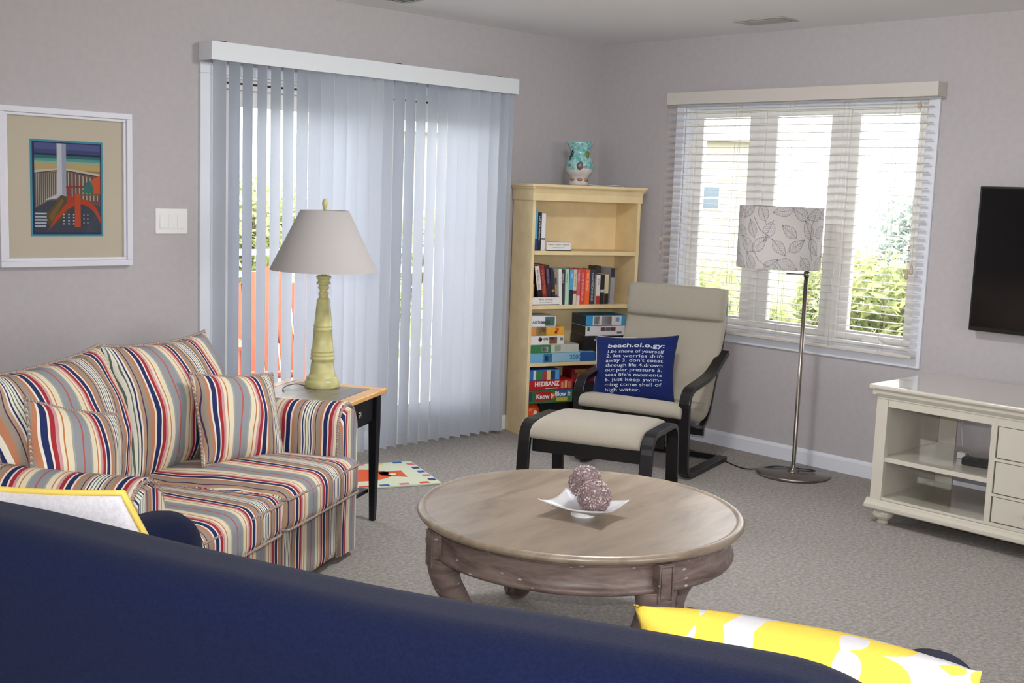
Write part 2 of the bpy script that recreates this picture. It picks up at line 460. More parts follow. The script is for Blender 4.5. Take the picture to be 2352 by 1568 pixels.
for yc in (-1.755,):
    bm = bmesh.new(); tube(bm, smooth_path([(.055, yc, 1.0), (.035, yc-.005, 1.06), (.04, yc-.012, 1.12)]), .006); obj('window_latch', bm, M_vinyl, win)

# ------------------------------------------------------------------ vertical blind on the door
M_vane = translucent('vertical_vane_pvc', (222, 226, 233), .5, .5, (238, 242, 248))
M_rail = mat('blind_rail_white', (228, 232, 238), .45)
vb = thing('vertical_blind', 'white vertical blind with wide valance hanging over the sliding door', 'blind', (-1.88, 0, 0))
bm = bmesh.new(); x0, x1 = -2.893+1.88, -.865+1.88
box(bm, x0, x1, -.126, -.118, 2.054, 2.142); box(bm, x0, x0+.006, -.118, 0, 2.054, 2.142); box(bm, x1-.006, x1, -.118, 0, 2.054, 2.142)
obj('valance', bm, M_rail, vb, bevel=.002)
bm = bmesh.new(); box(bm, x0+.02, x1-.02, -.098, -.052, 2.085, 2.125); obj('head_rail', bm, M_rail, vb)
for xx in (-2.83, -1.77, -1.03):
    bm = bmesh.new(); box(bm, xx+1.88-.018, xx+1.88+.018, -.123, -.01, 2.1425, 2.146); obj('bracket', bm, M_plastic, vb)
def vane_bm(w=.089, z0=.022, z1=2.09):
    bm = bmesh.new(); n = 6; pr = []
    for k in range(n+1):
        s = (k/n-.5); pr.append((s*w, .0035*(1-4*s*s)))
    poly = pr+[(a, b-.0009) for a, b in reversed(pr)]
    prism(bm, poly, 'z', z0, z1)
    return bm
vane0 = None
vx = [-2.8405+.0785*i for i in range(26)]; vx[-1] -= .05
gaps = [3, 7, 9.5, 10, 9, 7, 4, 1.5, -2, -3, -4, -4, -4, -1, 3, 4, 4, 4, 3, -1, -4, -5, -5, -5, -5, -5]
for i, x in enumerate(vx):
    if i == 0: o = vane0 = obj('vane', vane_bm(), M_vane, vb)
    else:
        o = vane0.copy(); COL.objects.link(o); o.parent = vb
    o.location = (x+1.88+.02, -.075, 0)
    gap = gaps[i]-.5
    th_ = math.atan2(x+5.75, 5.2-.075); ang = math.degrees(th_+math.acos((.0785*math.cos(th_)-gap*.0021)/.089))
    o.rotation_euler = (0, R(.12*math.sin(i*2.3)), -R(ang))

# ------------------------------------------------------------------ horizontal blind on the window
M_slat = translucent('faux_wood_slat', (226, 220, 216), .12, .45, (250, 246, 240))
M_hval = mat('blind_valance_offwhite', (208, 202, 196), .5)
M_cord = mat('blind_cord', (222, 216, 206), .8)
hb = thing('horizontal_blind', 'white slatted horizontal blind hung over the triple window', 'blind', (0, -1.49, 0))
Y = lambda y: y+1.49
bm = bmesh.new()
box(bm, -.092, -.084, Y(-2.358), Y(-.622), 2.038, 2.112); box(bm, -.084, 0, Y(-2.358), Y(-2.350), 2.038, 2.112); box(bm, -.084, 0, Y(-.630), Y(-.622), 2.038, 2.112)
obj('valance', bm, M_hval, hb, bevel=.003)
bm = bmesh.new(); box(bm, -.078, -.025, Y(-2.32), Y(-.655), 2.062, 2.108); obj('head_rail', bm, M_rail, hb)
ns = 32; zt, zb = 2.035, .745; sl0 = None
for i in range(ns):
    z = zt-(zt-zb)*i/(ns-1)
    if sl0 is None:
        bm = bmesh.new()
        prism(bm, [(-.0185, -.0010), (-.009, .0005), (0, .0010), (.009, .0005), (.0185, -.0010), (.0185, -.0026), (.009, -.0011), (0, -.0006), (-.009, -.0011), (-.0185, -.0026)], 'y', Y(-2.318), Y(-.628))
        o = sl0 = obj('slat', bm, M_slat, hb)
    else:
        o = sl0.copy(); COL.objects.link(o); o.parent = hb
    o.location = (-.052, 0, z); o.rotation_euler = (0, R(.4*math.sin(i)), 0)
bm = bmesh.new(); box(bm, -.077, -.027, Y(-2.318), Y(-.628), .692, .71); obj('bottom_rail', bm, M_hval, hb, bevel=.004)
for y in (-.80, -1.13, -1.49, -1.83, -2.13):
    bm = bmesh.new()
    for dx in (-.078, -.026): tube(bm, [(dx, Y(y), .7), (dx, Y(y), 2.07)], .0011, 5)
    tube(bm, [(-.06, Y(y)-.012, .7), (-.06, Y(y)-.012, 2.07)], .0009, 5)
    obj('ladder_cord', bm, M_cord, hb)
M_tassel = mat('wooden_tassel', (196, 178, 156), .5)
for y, z in ((-2.285, 1.15), (-2.262, 1.125)):
    bm = bmesh.new(); tube(bm, [(-.082, Y(y), z), (-.081, Y(y)-.004, 1.6), (-.08, Y(y), 2.05)], .0012, 5); c = obj('pull_cord', bm, M_cord, hb)
    bm = bmesh.new(); lathe(bm, [(.004, z+.03), (.0085, z+.024), (.0085, z+.004), (.0105, z-.002), (.0105, z-.014), (.004, z-.02)], 12, -.082, Y(y)); obj('tassel', bm, M_tassel, c)
bm = bmesh.new(); tube(bm, [(-.083, Y(-2.262), 1.998), (-.083, Y(-2.262), 2.05)], .0012, 5)
lathe(bm, [(.003, 2.01), (.009, 2.004), (.011, 1.99), (.006, 1.978)], 12, -.083, Y(-2.262)); obj('wand_hook', bm, M_tassel, hb)
for z in (1.135, 1.22):
    bm = bmesh.new(); lathe(bm, [(.003, z+.02), (.007, z+.014), (.008, z-.004), (.003, z-.012)], 10, -.082, Y(-.622))
    tube(bm, [(-.082, Y(-.622), z+.01), (-.082, Y(-.625), 2.05)], .001, 5); obj('tilt_cord', bm, M_tassel, hb)

# ------------------------------------------------------------------ outdoors
M_deck = wood_mat('deck_boards', [(120, 108, 98), (156, 144, 132)], 3, (1, 14, 1), .8)
M_grass = mat('lawn', (98, 112, 70), .95, var=.2, vscale=3)
bm = bmesh.new(); box(bm, -30, 30, -30, 45, -.9, -.62); struct('ground', bm, M_grass)
bm = bmesh.new()
for i in range(22): box(bm, -5.5, 1.2, .16+.142*i, .16+.142*i+.136, -.14, -.1)
o = obj('deck', bm, M_deck); tag(o, kind='structure', label='grey board deck outside the sliding door')
M_or = mat('orange_painted_wood', (168, 84, 52), .55, var=.06)
M_teal = mat('teal_painted_wood', (40, 120, 132), .55, var=.06)
def adirondack(label, m, loc, rz, group=None):
    t = thing('adirondack_chair', label, 'chair', loc, rz, group)
    Mr = Matrix.Rotation(R(-24), 4, 'X')
    for k in range(5):
        hgt = (.66, .74, .78, .74, .66)[k]; x = (k-2)*.108
        bm = bmesh.new(); box(bm, x-.047, x+.047, 0, .02, 0, hgt, M=Matrix.Translation((0, .18, .30)) @ Mr); obj('back_slat', bm, m, t)
    for k in range(5):
        y = -.30+k*.095
        bm = bmesh.new(); box(bm, -.27, .27, y, y+.082, .385-.02*k, .405-.02*k); obj('seat_slat', bm, m, t)
    for s in (-1, 1):
        bm = bmesh.new(); prism(bm, [(-.33, .30), (-.33, .38), (.30, .28), (.62, .0), (.50, 0), (.2, .20)], 'x', s*.28-.012, s*.28+.012); obj('side_rail', bm, m, t)
        bm = bmesh.new(); box(bm, s*.305-.014, s*.305+.014, -.32, -.22, 0, .56); obj('leg', bm, m, t)
        bm = bmesh.new(); box(bm, s*.33-.07, s*.33+.07, -.38, .36, .56, .582); obj('armrest', bm, m, t)
    bm = bmesh.new(); box(bm, -.32, .32, .34, .365, .50, .56); obj('back_rail', bm, m, t)
    return t
adirondack('orange wooden deck chair glimpsed through the left blind vanes', M_or, (-1.62, 1.25, -.1), R(-20))
adirondack('teal wooden deck chair farther out on the deck, seen between vanes', M_teal, (-1.75, 2.35, -.1), R(-25))
bm = bmesh.new(); box(bm, -1.72, -1.65, .74, .81, -.1, 1.15); o = obj('post', bm, M_or); tag(o, 'orange wooden post standing on the deck beside the orange chair', 'post')
rl = thing('deck_railing', 'white deck railing with horizontal rails beyond the deck chairs', 'railing', (-2, 3.25, -.1))
for k in range(5):
    bm = bmesh.new(); box(bm, -3.4+1.7*k-.05, -3.4+1.7*k+.05, -.05, .05, 0, 1.02); obj('railing_post', bm, M_vinyl, rl)
for z in (.98, .80, .10):
    bm = bmesh.new(); box(bm, -3.4, 3.4, -.03, .03, z, z+.045); obj('rail', bm, M_vinyl, rl)

def leaves_mat(name, cs):
    m, nt, b = nodes(name); L = nt.links
    oi = nt.nodes.new('ShaderNodeTexNoise'); oi.inputs['Scale'].default_value = 9; L.new(coords(nt), oi.inputs['Vector'])
    r = nt.nodes.new('ShaderNodeValToRGB')
    for i, c in enumerate(cs):
        e = r.color_ramp.elements[i] if i < 2 else r.color_ramp.elements.new(.5)
    for i, c in enumerate(cs): r.color_ramp.elements[i].position = .3+.4*i/(len(cs)-1); r.color_ramp.elements[i].color = lin(c)
    L.new(oi.outputs['Fac'], r.inputs['Fac']); L.new(r.outputs['Color'], b.inputs['Base Color']); b.inputs['Roughness'].default_value = .6
    t = nt.nodes.new('ShaderNodeBsdfTranslucent'); L.new(r.outputs['Color'], t.inputs['Color'])
    mx = nt.nodes.new('ShaderNodeMixShader'); mx.inputs['Fac'].default_value = .35
    L.new(b.outputs[0], mx.inputs[1]); L.new(t.outputs[0], mx.inputs[2]); L.new(mx.outputs[0], nt.nodes['Material Output'].inputs['Surface'])
    return m
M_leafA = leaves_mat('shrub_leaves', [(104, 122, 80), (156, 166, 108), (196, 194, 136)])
M_leafB = leaves_mat('hazy_tree_leaves', [(132, 148, 140), (154, 168, 158), (174, 184, 172)])  # distance haze put into the leaf colours as pale grey-green
M_bark = mat('bark', (92, 76, 60), .9, var=.2)
def shrub(name, label, cat, loc, w, h, n, leaf, m, group, trunk=.5):
    rnd = random.Random(int(abs(loc[0])*100+abs(loc[1])*10))
    t = thing(name, label, cat, loc, 0, group)
    bm = bmesh.new(); lob = [(rnd.uniform(-.5, .5)*w, rnd.uniform(-.5, .5)*w, h*rnd.uniform(.3, .8), rnd.uniform(.22, .4)*w) for _ in range(9)]
    for _ in range(n):
        cx, cy, cz, cr = rnd.choice(lob); v = Vector((rnd.gauss(0, 1), rnd.gauss(0, 1), rnd.gauss(0, 1))).normalized()*cr*rnd.uniform(.55, 1.05)
        p = Vector((cx+v.x, cy+v.y, cz+v.z*.9))
        if p.z < .05: continue
        a = Vector((rnd.gauss(0, 1), rnd.gauss(0, 1), rnd.gauss(.3, 1))).normalized(); b = a.orthogonal().normalized()
        l = leaf*rnd.uniform(.7, 1.4); wd = l*.3
        q = [p-a*l, p+b*wd, p+a*l, p-b*wd]
        bm.faces.new([bm.verts.new(c) for c in q])
    obj('foliage', bm, m, t, recalc=False)
    bm = bmesh.new()
    for k in range(5):
        cx, cy, cz, cr = lob[k]; tube(bm, smooth_path([(0, 0, 0), (cx*.4, cy*.4, cz*.5), (cx, cy, cz)], 4), .02+.01*w, 6)
    obj('branches', bm, M_bark, t)
    return t
gw = 'shrubs outside the triple window'
shrub('shrub', 'yellow-green leafy shrub outside the left pane of the triple window', 'shrub', (2.6, .95, -.62), 1.0, 2.08, 3800, .055, M_leafA, gw)
shrub('shrub', 'yellow-green leafy shrub outside the middle pane, seen below the lampshade', 'shrub', (2.6, -.15, -.62), .75, 1.98, 3400, .055, M_leafA, gw)
shrub('shrub', 'yellow-green leafy shrub outside the right pane of the triple window', 'shrub', (2.4, -.95, -.62), .8, 2.42, 3600, .055, M_leafA, gw)
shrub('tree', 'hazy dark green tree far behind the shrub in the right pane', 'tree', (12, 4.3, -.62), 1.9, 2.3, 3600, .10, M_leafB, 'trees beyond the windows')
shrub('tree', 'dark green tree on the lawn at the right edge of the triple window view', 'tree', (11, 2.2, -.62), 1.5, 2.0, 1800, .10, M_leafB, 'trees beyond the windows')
gd = 'shrubs beyond the deck railing'
for i, (x, y, w, h) in enumerate(((-1.3, 4.8, 1.3, 2.2), (.6, 5.4, 1.4, 2.3), (2.5, 5.6, 1.4, 2.1), (4.4, 5.2, 1.3, 1.9))):
    shrub('shrub', ['bright yellow-green shrub beyond the railing, seen between the leftmost vanes', 'leafy shrub beyond the railing behind the table lamp', 'leafy shrub beyond the railing behind the middle vanes', 'low leafy shrub beyond the railing at the right end of the deck'][i], 'shrub', (x, y, -.62), w, h, 2400, .07, M_leafA, gd)

hs = thing('house', 'pale neighbouring house with lap siding seen through the left window pane', 'house', (9.2, 5.15, -.62), R(37))
M_side = mat('pale_siding', (172, 164, 150), .8); M_roof = mat('grey_shingles', (140, 136, 132), .9)
bm = bmesh.new(); box(bm, 0, 7, 0, 7, 0, 2.95)
for k in range(14): box(bm, -.012, 0, 0, 7, .2*k+.17, .2*k+.2)
obj('wall', bm, M_side, hs)
bm = bmesh.new(); prism(bm, [(-.2, 2.95), (7.2, 2.95), (3.5, 3.6)], 'y', -.1, 7.2); obj('roof', bm, M_roof, hs)
bm = bmesh.new(); box(bm, -.03, -.012, .48, .77, 1.92, 2.28)
w = obj('window', bm, M_vinyl, hs)
M_dim = mat('dim_pane', (84, 100, 112), .2)
bm = bmesh.new(); box(bm, -.04, -.03, .50, .75, 1.94, 2.09); box(bm, -.04, -.03, .50, .75, 2.11, 2.26); obj('pane', bm, M_dim, w)

# ================================================================== striped loveseat
M_str = stripe_mat('striped_upholstery')
M_str2 = stripe_mat('striped_upholstery_cushion', .06, .010)
M_strp = stripe_mat('striped_pillow', .02, .008, 1.0, 1.2)
M_welt = stripe_mat('striped_welt', 0, 0, .9, .12)
TH_L = .51
OL = Vector((-2.985, -1.475, 0)); rx = Vector((math.cos(TH_L), math.sin(TH_L), 0)); ry = Vector((-math.sin(TH_L), math.cos(TH_L), 0))
def lsw(x, y, z): return OL+rx*(x)+ry*y+Vector((0, 0, z))
love = thing('loveseat', 'multicoloured striped two-seat loveseat angled beside the end table', 'loveseat', lsw(-.775, .42, 0), TH_L)
# local frame: x in [-.775,.775], front y=-.42, back y=.43
def arm_section(w=.175, zt=.64, zb=.03):
    """cross-section in (x, z) of an arm with a rounded top"""
    hw = w/2; pts = [(-hw, zb), (hw, zb)]
    pts += [(hw, zb+(zt-.09-zb)*j/5) for j in range(1, 6)]
    pts += [(math.cos(PI*j/12)*hw, zt-.09+math.sin(PI*j/12)*.09) for j in range(1, 12)]
    pts += [(-hw, zb+(zt-.09-zb)*j/5) for j in range(5, 0, -1)]
    return pts
def make_arm(side):
    xc = .6875 if side > 0 else -.655
    sec = arm_section()
    bm = bmesh.new()
    ys = [-.40, -.395, -.3, -.15, 0, .15, .3, .40]
    rings = []
    for y in ys:
        k = 1.0; dz = -.012*max(0, math.sin((y+.4)/.8*PI))
        rings.append([bm.verts.new((xc+px*k, y, pz+(dz if pz > .3 else 0))) for px, pz in sec])
    m = len(sec)
    for i in range(len(ys)-1):
        for q in range(m):
            f = bm.faces.new((rings[i][q], rings[i][(q+1) % m], rings[i+1][(q+1) % m], rings[i+1][q])); f.smooth = True
    bm.faces.new(rings[0]); bm.faces.new(rings[-1])
    bmesh.ops.recalc_face_normals(bm, faces=bm.faces[:])
    uvset(bm, lambda c, n: (c.y*1.0+.07, c.z) if abs(n.y) < .7 else (c.x, c.z))
    arm = obj('arm', bm, M_str, love)
    # front panel with its own stripes and welt
    bm = bmesh.new(); sc2 = [(xc+px*.80, .03+(pz-.03)*.955) for px, pz in sec]
    A = [bm.verts.new((a, -.418, b)) for a, b in sc2]; B = [bm.verts.new((xc+(a-xc)*1.12, -.398, b*1.015)) for a, b in sc2]
    bm.faces.new(A); 
    for q in range(m): bm.faces.new((A[q], B[q], B[(q+1) % m], A[(q+1) % m])).smooth = True
    bmesh.ops.recalc_face_normals(bm, faces=bm.faces[:])
    uvset(bm, lambda c, n: (c.x*1.3+.11*side, c.z)); pn = obj('front_panel', bm, M_str2, arm)
    bm = bmesh.new(); pts = [(xc+px*.93, -.403, .03+(pz-.03)*.985) for px, pz in sec]
    rg = tube(bm, pts, .0055, 6, close=True, up=Vector((0, 1, 0)))
    uv = uvl(bm); L = 0; acc = [0]
    for i in range(len(pts)): acc.append(acc[-1]+(Vector(pts[i])-Vector(pts[(i+1) % len(pts)])).length)
    for f in bm.faces:
        for l in f.loops: l[uv].uv = (l.vert.co.z*1.3+l.vert.co.x, 0)
    obj('welt', bm, M_welt, pn)
for s in (-1, 1): make_arm(s)
# base rail / deck
bm = rbox(1.24, .78, .27, .03, 8, z0=.03)
bmesh.ops.recalc_face_normals(bm, faces=bm.faces[:])
uvset(bm, lambda c, n: (c.x, c.z) if abs(n.x) < .7 else (c.y, c.z))
obj('base', bm, M_str, love, loc=(0, -.025, 0))
# back frame
bm = rbox(1.42, .17, .76, .06, 10, z0=.04, warp=lambda p: Vector((p.x, p.y+.10*max(0, p.z-.3), p.z-.02*(abs(p.x)/.7)**3)))
bmesh.ops.recalc_face_normals(bm, faces=bm.faces[:])
uvset(bm, lambda c, n: (c.x, c.z) if abs(n.x) < .7 else (c.y, c.z))
obj('back_frame', bm, M_str, love, loc=(0, .30, 0))
def welt_loop(pts, parent, r=.0055, up=Vector((0, 0, 1))):
    bm = bmesh.new(); tube(bm, pts, r, 6, close=True, up=up)
    uv = uvl(bm)
    for f in bm.faces:
        for l in f.loops: l[uv].uv = (l.vert.co.x*1.1+l.vert.co.y*.9+l.vert.co.z*.7, 0)
    return obj('welt', bm, M_welt, parent)
# seat cushions (T shaped: they wrap in front of the arms)
for s in (-1, 1):
    w, d, h = .62, .62, .155
    def warp(p, s=s):
        y = p.y; x = p.x; z = p.z
        if s*x > .24 and y > -.20: x = s*(.24+(s*x-.24)*.30)   # narrow behind the arm front
        z += -.012*math.sin((y+.3)*4)*(1 if z > .3 else 0)+.006*noise.noise(Vector((x*6+s*5, y*6, 2)))
        y += -.012*math.cos(x/.33*1.5)*(1 if y < -.2 else 0)
        return Vector((x, y, z))
    bm = rbox(w, d, h, .05, 18, crown=.03, warp=warp, z0=.30)
    bmesh.ops.recalc_face_normals(bm, faces=bm.faces[:])
    uvset(bm, lambda c, n, s=s: (c.x+.05*s, c.y) if abs(n.x) < .75 else (c.y, c.z))
    c = obj('seat_cushion', bm, M_str2, love, loc=(s*.3115+.012, -.185, -.01))
    for zz, k in ((.425, 1), (.318, 1)):
        loop = []
        for (ax, ay) in [(-.307, .28), (-.307, -.29), (-.28, -.312), (.28, -.312), (.307, -.29), (.307, .28)]: loop.append(Vector((ax, ay, zz)))
        path = fillet(loop, .03, 4)
        if s*1 > 0: path = [Vector((p.x if not (p.x > .24 and p.y > -.2) else .262, p.y, p.z)) for p in path]
        else: path = [Vector((p.x if not (p.x < -.24 and p.y > -.2) else -.262, p.y, p.z)) for p in path]
        bm = bmesh.new(); tube(bm, path, .0055, 6)
        uv = uvl(bm)
        for f in bm.faces:
            for l in f.loops: l[uv].uv = (l.vert.co.x*1.1+l.vert.co.y*.9, 0)
        obj('welt', bm, M_welt, c)
# back cushions: knife-edge with horns
for s in (-1, 1):
    w, h, t = .655, .50, .22
    bm, edge = pillow_bm(w, h, t, 24, .05, seed=3+s, wr=.012, power=.42)
    for v in bm.verts:
        k = max(0, v.co.z/h+.5)
        v.co.z += .012*(abs(v.co.x)/(w/2))**4*(1 if v.co.z > 0 else 0)
        v.co.y += -.02*math.cos(v.co.z*9)
    bmesh.ops.recalc_face_normals(bm, faces=bm.faces[:])
    uvset(bm, lambda c, n, s=s: (c.x+.04*noise.noise(Vector((c.z*3, s*4, 0)))+.03*s, c.z))
    c = obj('back_cushion', bm, M_str2, love, loc=(s*.318, .155, .640), rot=(R(-14), R(1.5*s), R(-2*s)))
    e2 = []
    for (a, b) in edge:
        e2.append((a, -.02*math.cos(b*9), b+.012*(abs(a)/(w/2))**4*(1 if b > 0 else 0)))
    welt_loop(e2, c, .006, Vector((0, 1, 0)))
# throw pillows
def throw_pillow(name, label, loc, rot, w, h, t, m, welt=None, seed=1, uvf=None, group=None, cat='pillow', pinch=.07):
    bm, edge = pillow_bm(w, h, t, 24, pinch, seed)
    bmesh.ops.recalc_face_normals(bm, faces=bm.faces[:])
    uvset(bm, uvf or (lambda c, n: (c.x+.03*noise.noise(Vector((c.x*4, c.z*5, seed))), c.z)))
    o = obj(name, bm, m, None, loc=loc, rot=rot); tag(o, label, cat, group)
    if welt:
        e = [(a, 0, b) for a, b in edge]
        if welt == 'stripe': welt_loop(e, o, .0055, Vector((0, 1, 0)))
        else:
            bm = bmesh.new(); tube(bm, e, .007, 6, close=True, up=Vector((0, 1, 0))); obj('welt', bm, welt, o)
    return o
gp = 'striped throw pillows on the loveseat'
throw_pillow('throw_pillow', 'striped throw pillow leaning on the right back cushion of the loveseat', lsw(-.385, .325, .600), (R(-20), R(6), TH_L-R(20)), .40, .345, .15, M_strp, 'stripe', 2, group=gp)
throw_pillow('throw_pillow', 'striped throw pillow slumped in the left corner of the loveseat, one corner up', lsw(-1.235, .40, .60), (R(-22), R(16), TH_L-R(12)), .37, .37, .15, M_strp, 'stripe', 5, group=gp)

# ================================================================== end tables (dark legs, oak-edged tiled top)
M_oak = wood_mat('honey_oak', [(196, 138, 76), (222, 168, 100), (236, 190, 124)], 2.5, (12, 1.2, 12), .35, .05, .3)
def tile_mat():
    m, nt, b = nodes('slate_tile'); L = nt.links
    v = coords(nt, (1, 1, 1)); br = nt.nodes.new('ShaderNodeTexBrick'); br.offset = 0; br.inputs['Scale'].default_value = 1
    br.inputs['Brick Width'].default_value = .115; br.inputs['Row Height'].default_value = .115; br.inputs['Mortar Size'].default_value = .003
    br.inputs['Color1'].default_value = lin((138, 128, 116)); br.inputs['Color2'].default_value = lin((112, 108, 100)); br.inputs['Mortar'].default_value = lin((96, 88, 80))
    L.new(v, br.inputs['Vector']); L.new(br.outputs['Color'], b.inputs['Base Color']); b.inputs['Roughness'].default_value = .3
    return m
M_tile = tile_mat()
def end_table(label, loc, rz):
    t = thing('end_table', label, 'table', loc, rz, 'end tables')
    W, D, Z = .47, .50, .60
    bm = bmesh.new()
    for x0, x1, y0, y1 in ((-W/2, W/2, -D/2, -D/2+.06), (-W/2, W/2, D/2-.06, D/2), (-W/2, -W/2+.06, -D/2+.06, D/2-.06), (W/2-.06, W/2, -D/2+.06, D/2-.06)): box(bm, x0, x1, y0, y1, Z-.024, Z)
    top = obj('tabletop', bm, M_oak, t, bevel=.006)
    bm = bmesh.new(); box(bm, -W/2+.06, W/2-.06, -D/2+.06, D/2-.06, Z-.022, Z-.001); obj('tile_inlay', bm, M_tile, top)
    for sx in (-1, 1):
        for sy in (-1, 1):
            bm = bmesh.new(); cx, cy = sx*(W/2-.04), sy*(D/2-.04)
            A = [bm.verts.new((cx+a*.021, cy+b*.021, .576)) for a, b in ((-1, -1), (1, -1), (1, 1), (-1, 1))]
            Mi = [bm.verts.new((cx+a*.021, cy+b*.021, .44)) for a, b in ((-1, -1), (1, -1), (1, 1), (-1, 1))]
            B = [bm.verts.new((cx+a*.013, cy+b*.013, 0)) for a, b in ((-1, -1), (1, -1), (1, 1), (-1, 1))]
            bm.faces.new(A); bm.faces.new(B)
            for k in range(4): bm.faces.new((A[k], A[(k+1) % 4], Mi[(k+1) % 4], Mi[k])); bm.faces.new((Mi[k], Mi[(k+1) % 4], B[(k+1) % 4], B[k]))
            obj('leg', bm, M_blackm, t, bevel=.003)
    bm = bmesh.new(); a, b = W/2-.061, D/2-.061
    box(bm, -a, a, b+.012, b+.028, .45, .576)
    for s in (-1, 1): box(bm, s*(a+.02)-.008, s*(a+.02)+.008, -b, b, .45, .576)
    box(bm, -a, a, -b-.014, -b-.004, .45, .576)
    obj('apron', bm, M_blackm, t)
    bm = bmesh.new(); box(bm, -a+.01, a-.01, -b-.026, -b-.014, .462, .565); dr = obj('drawer', bm, M_blackm, t, bevel=.003)
    bm = bmesh.new()
    for k in range(6):
        an = k*PI/3; tube(bm, [(0, -b-.04, .515), (.016*math.cos(an), -b-.036, .515+.016*math.sin(an))], .0035, 6)
    tube(bm, [(0, -b-.026, .515), (0, -b-.045, .515)], .005, 8); obj('knob', bm, M_steel, dr)
    bm = bmesh.new(); box(bm, -a-.005, a+.005, -b-.005, b+.005, .13, .148); obj('lower_shelf', bm, M_blackm, t, bevel=.002)
    return t
end_table('black-legged end table with oak-edged top standing right of the striped loveseat', lsw(.263, .345, 0), TH_L)

# table lamp
M_sage = mat('antique_sage_paint', (186, 182, 126), .38, var=.07, vscale=25, coat=.2)
M_shade = translucent('linen_shade', (180, 176, 175), .12, .85, (220, 205, 195))
tl = thing('table_lamp', 'yellow-green turned wood table lamp with grey linen shade on the end table', 'lamp', (-2.822, -.972, .60))
prof = [(.0, 0), (.076, 0), (.077, .004), (.077, .026), (.074, .030), (.070, .034), (.070, .042), (.066, .050), (.060, .055), (.056, .060), (.050, .105), (.047, .118), (.053, .122), (.055, .128), (.053, .134), (.049, .138), (.052, .142), (.0525, .148), (.050, .152), (.0485, .155), (.051, .158), (.0515, .164), (.048, .169), (.0485, .174), (.046, .178),
        (.0405, .252), (.0425, .254), (.0425, .258), (.0405, .261), (.0395, .268), (.0420, .270), (.0420, .274), (.0395, .277), (.0285, .386), (.025, .392), (.021, .396), (.0185, .404), (.0225, .411), (.0225, .416), (.019, .421), (.0165, .428), (.025, .438), (.025, .441), (.021, .446), (.0205, .451), (.031, .457), (.0315, .461), (.026, .466), (.0245, .474), (.032, .482), (.033, .487), (.026, .492), (.0125, .493), (.0125, .56), (.0, .56)]
bm = bmesh.new(); lathe(bm, prof, 44, cap=False)
oct_ = lambda: None
obj('lamp_base', bm, M_sage, tl)
bm = bmesh.new(); lathe(bm, [(.234, .515), (.104, .775), (.1025, .775), (.2325, .515)], 56, cap=False)
bm.faces.ensure_lookup_table(); obj('lamp_shade', bm, M_shade, tl)
bm = bmesh.new()
for k in range(3):
    an = k*2*PI/3; tube(bm, [(0, 0, .768), (.102*math.cos(an), .102*math.sin(an), .77)], .0018, 6)
for s in (-1, 1): tube(bm, smooth_path([(s*.012, 0, .56), (s*.05, 0, .62), (s*.045, 0, .71), (0, 0, .775)], 5), .0018, 6)
obj('harp', bm, M_steel, tl)
bm = bmesh.new(); lathe(bm, [(0, .56), (.016, .562), (.017, .59), (.03, .63), (.03, .65), (.018, .672), (0, .678)], 20, cap=False); obj('bulb', bm, M_white, tl)
bm = bmesh.new(); lathe(bm, [(.0, .772), (.007, .773), (.006, .784), (.009, .790), (.0125, .803), (.011, .815), (.006, .823), (0, .826)], 20, cap=False); obj('finial', bm, M_sage, tl)
bm = bmesh.new(); tube(bm, smooth_path([(-.07, .03, .006), (-.10, .05, .014), (-.15, .05, .010), (-.19, .02, .003), (-.21, -.02, .003)], 6), .0022, 6)
obj('power_cord', bm, mat('brown_cord', (96, 70, 60), .6), tl)

# ================================================================== navy sofa seen from behind
M_navy = weave_mat('navy_slipcover', (13, 20, 48), (17, 25, 55), 600, .25, .05)
sofa = thing('sofa', 'long navy blue slipcovered sofa seen from behind in the foreground', 'sofa', (-4.654, -3.609, 0), R(112.1))
# local: back ridge near y=.05, seat faces -y
def backwarp(p):
    x = p.x
    f = max(0, (abs(x)-.78)/.25); p.z -= .125*f**2.2*(p.z/.86)
    p.z -= (.007+.014*math.exp(-((x+.12)/.42)**2))*(p.z/.86)
    p.y += .03*(p.z/.86)*math.cos(x*1.2)
    p.z += .006*noise.noise(Vector((x*2.3, p.y*3, 4)))
    return p
bm = rbox(2.02, .22, .84, .085, 48, z0=.02, warp=backwarp)
obj('back', bm, M_navy, sofa, loc=(0, .02, 0))
for s in (-1, 1):
    bm = rbox(.20, .90, .60, .095, 14, z0=.02, crown=.01, warp=lambda p: Vector((p.x, p.y, p.z+.02*math.sin((p.y+.45)*2) if p.z > .4 else p.z)))
    obj('arm', bm, M_navy, sofa, loc=(s*.955, -.375, 0))
bm = rbox(1.70, .78, .26, .03, 10, z0=.02); obj('base', bm, M_navy, sofa, loc=(0, -.42, 0))
for k in (-1, 0, 1):
    bm = rbox(.565, .70, .17, .05, 12, crown=.02, z0=.27); obj('seat_cushion', bm, M_navy, sofa, loc=(k*.567, -.45, 0))
SF = Matrix.Translation((-4.654, -3.609, 0)) @ Matrix.Rotation(R(112.1), 4, 'Z')
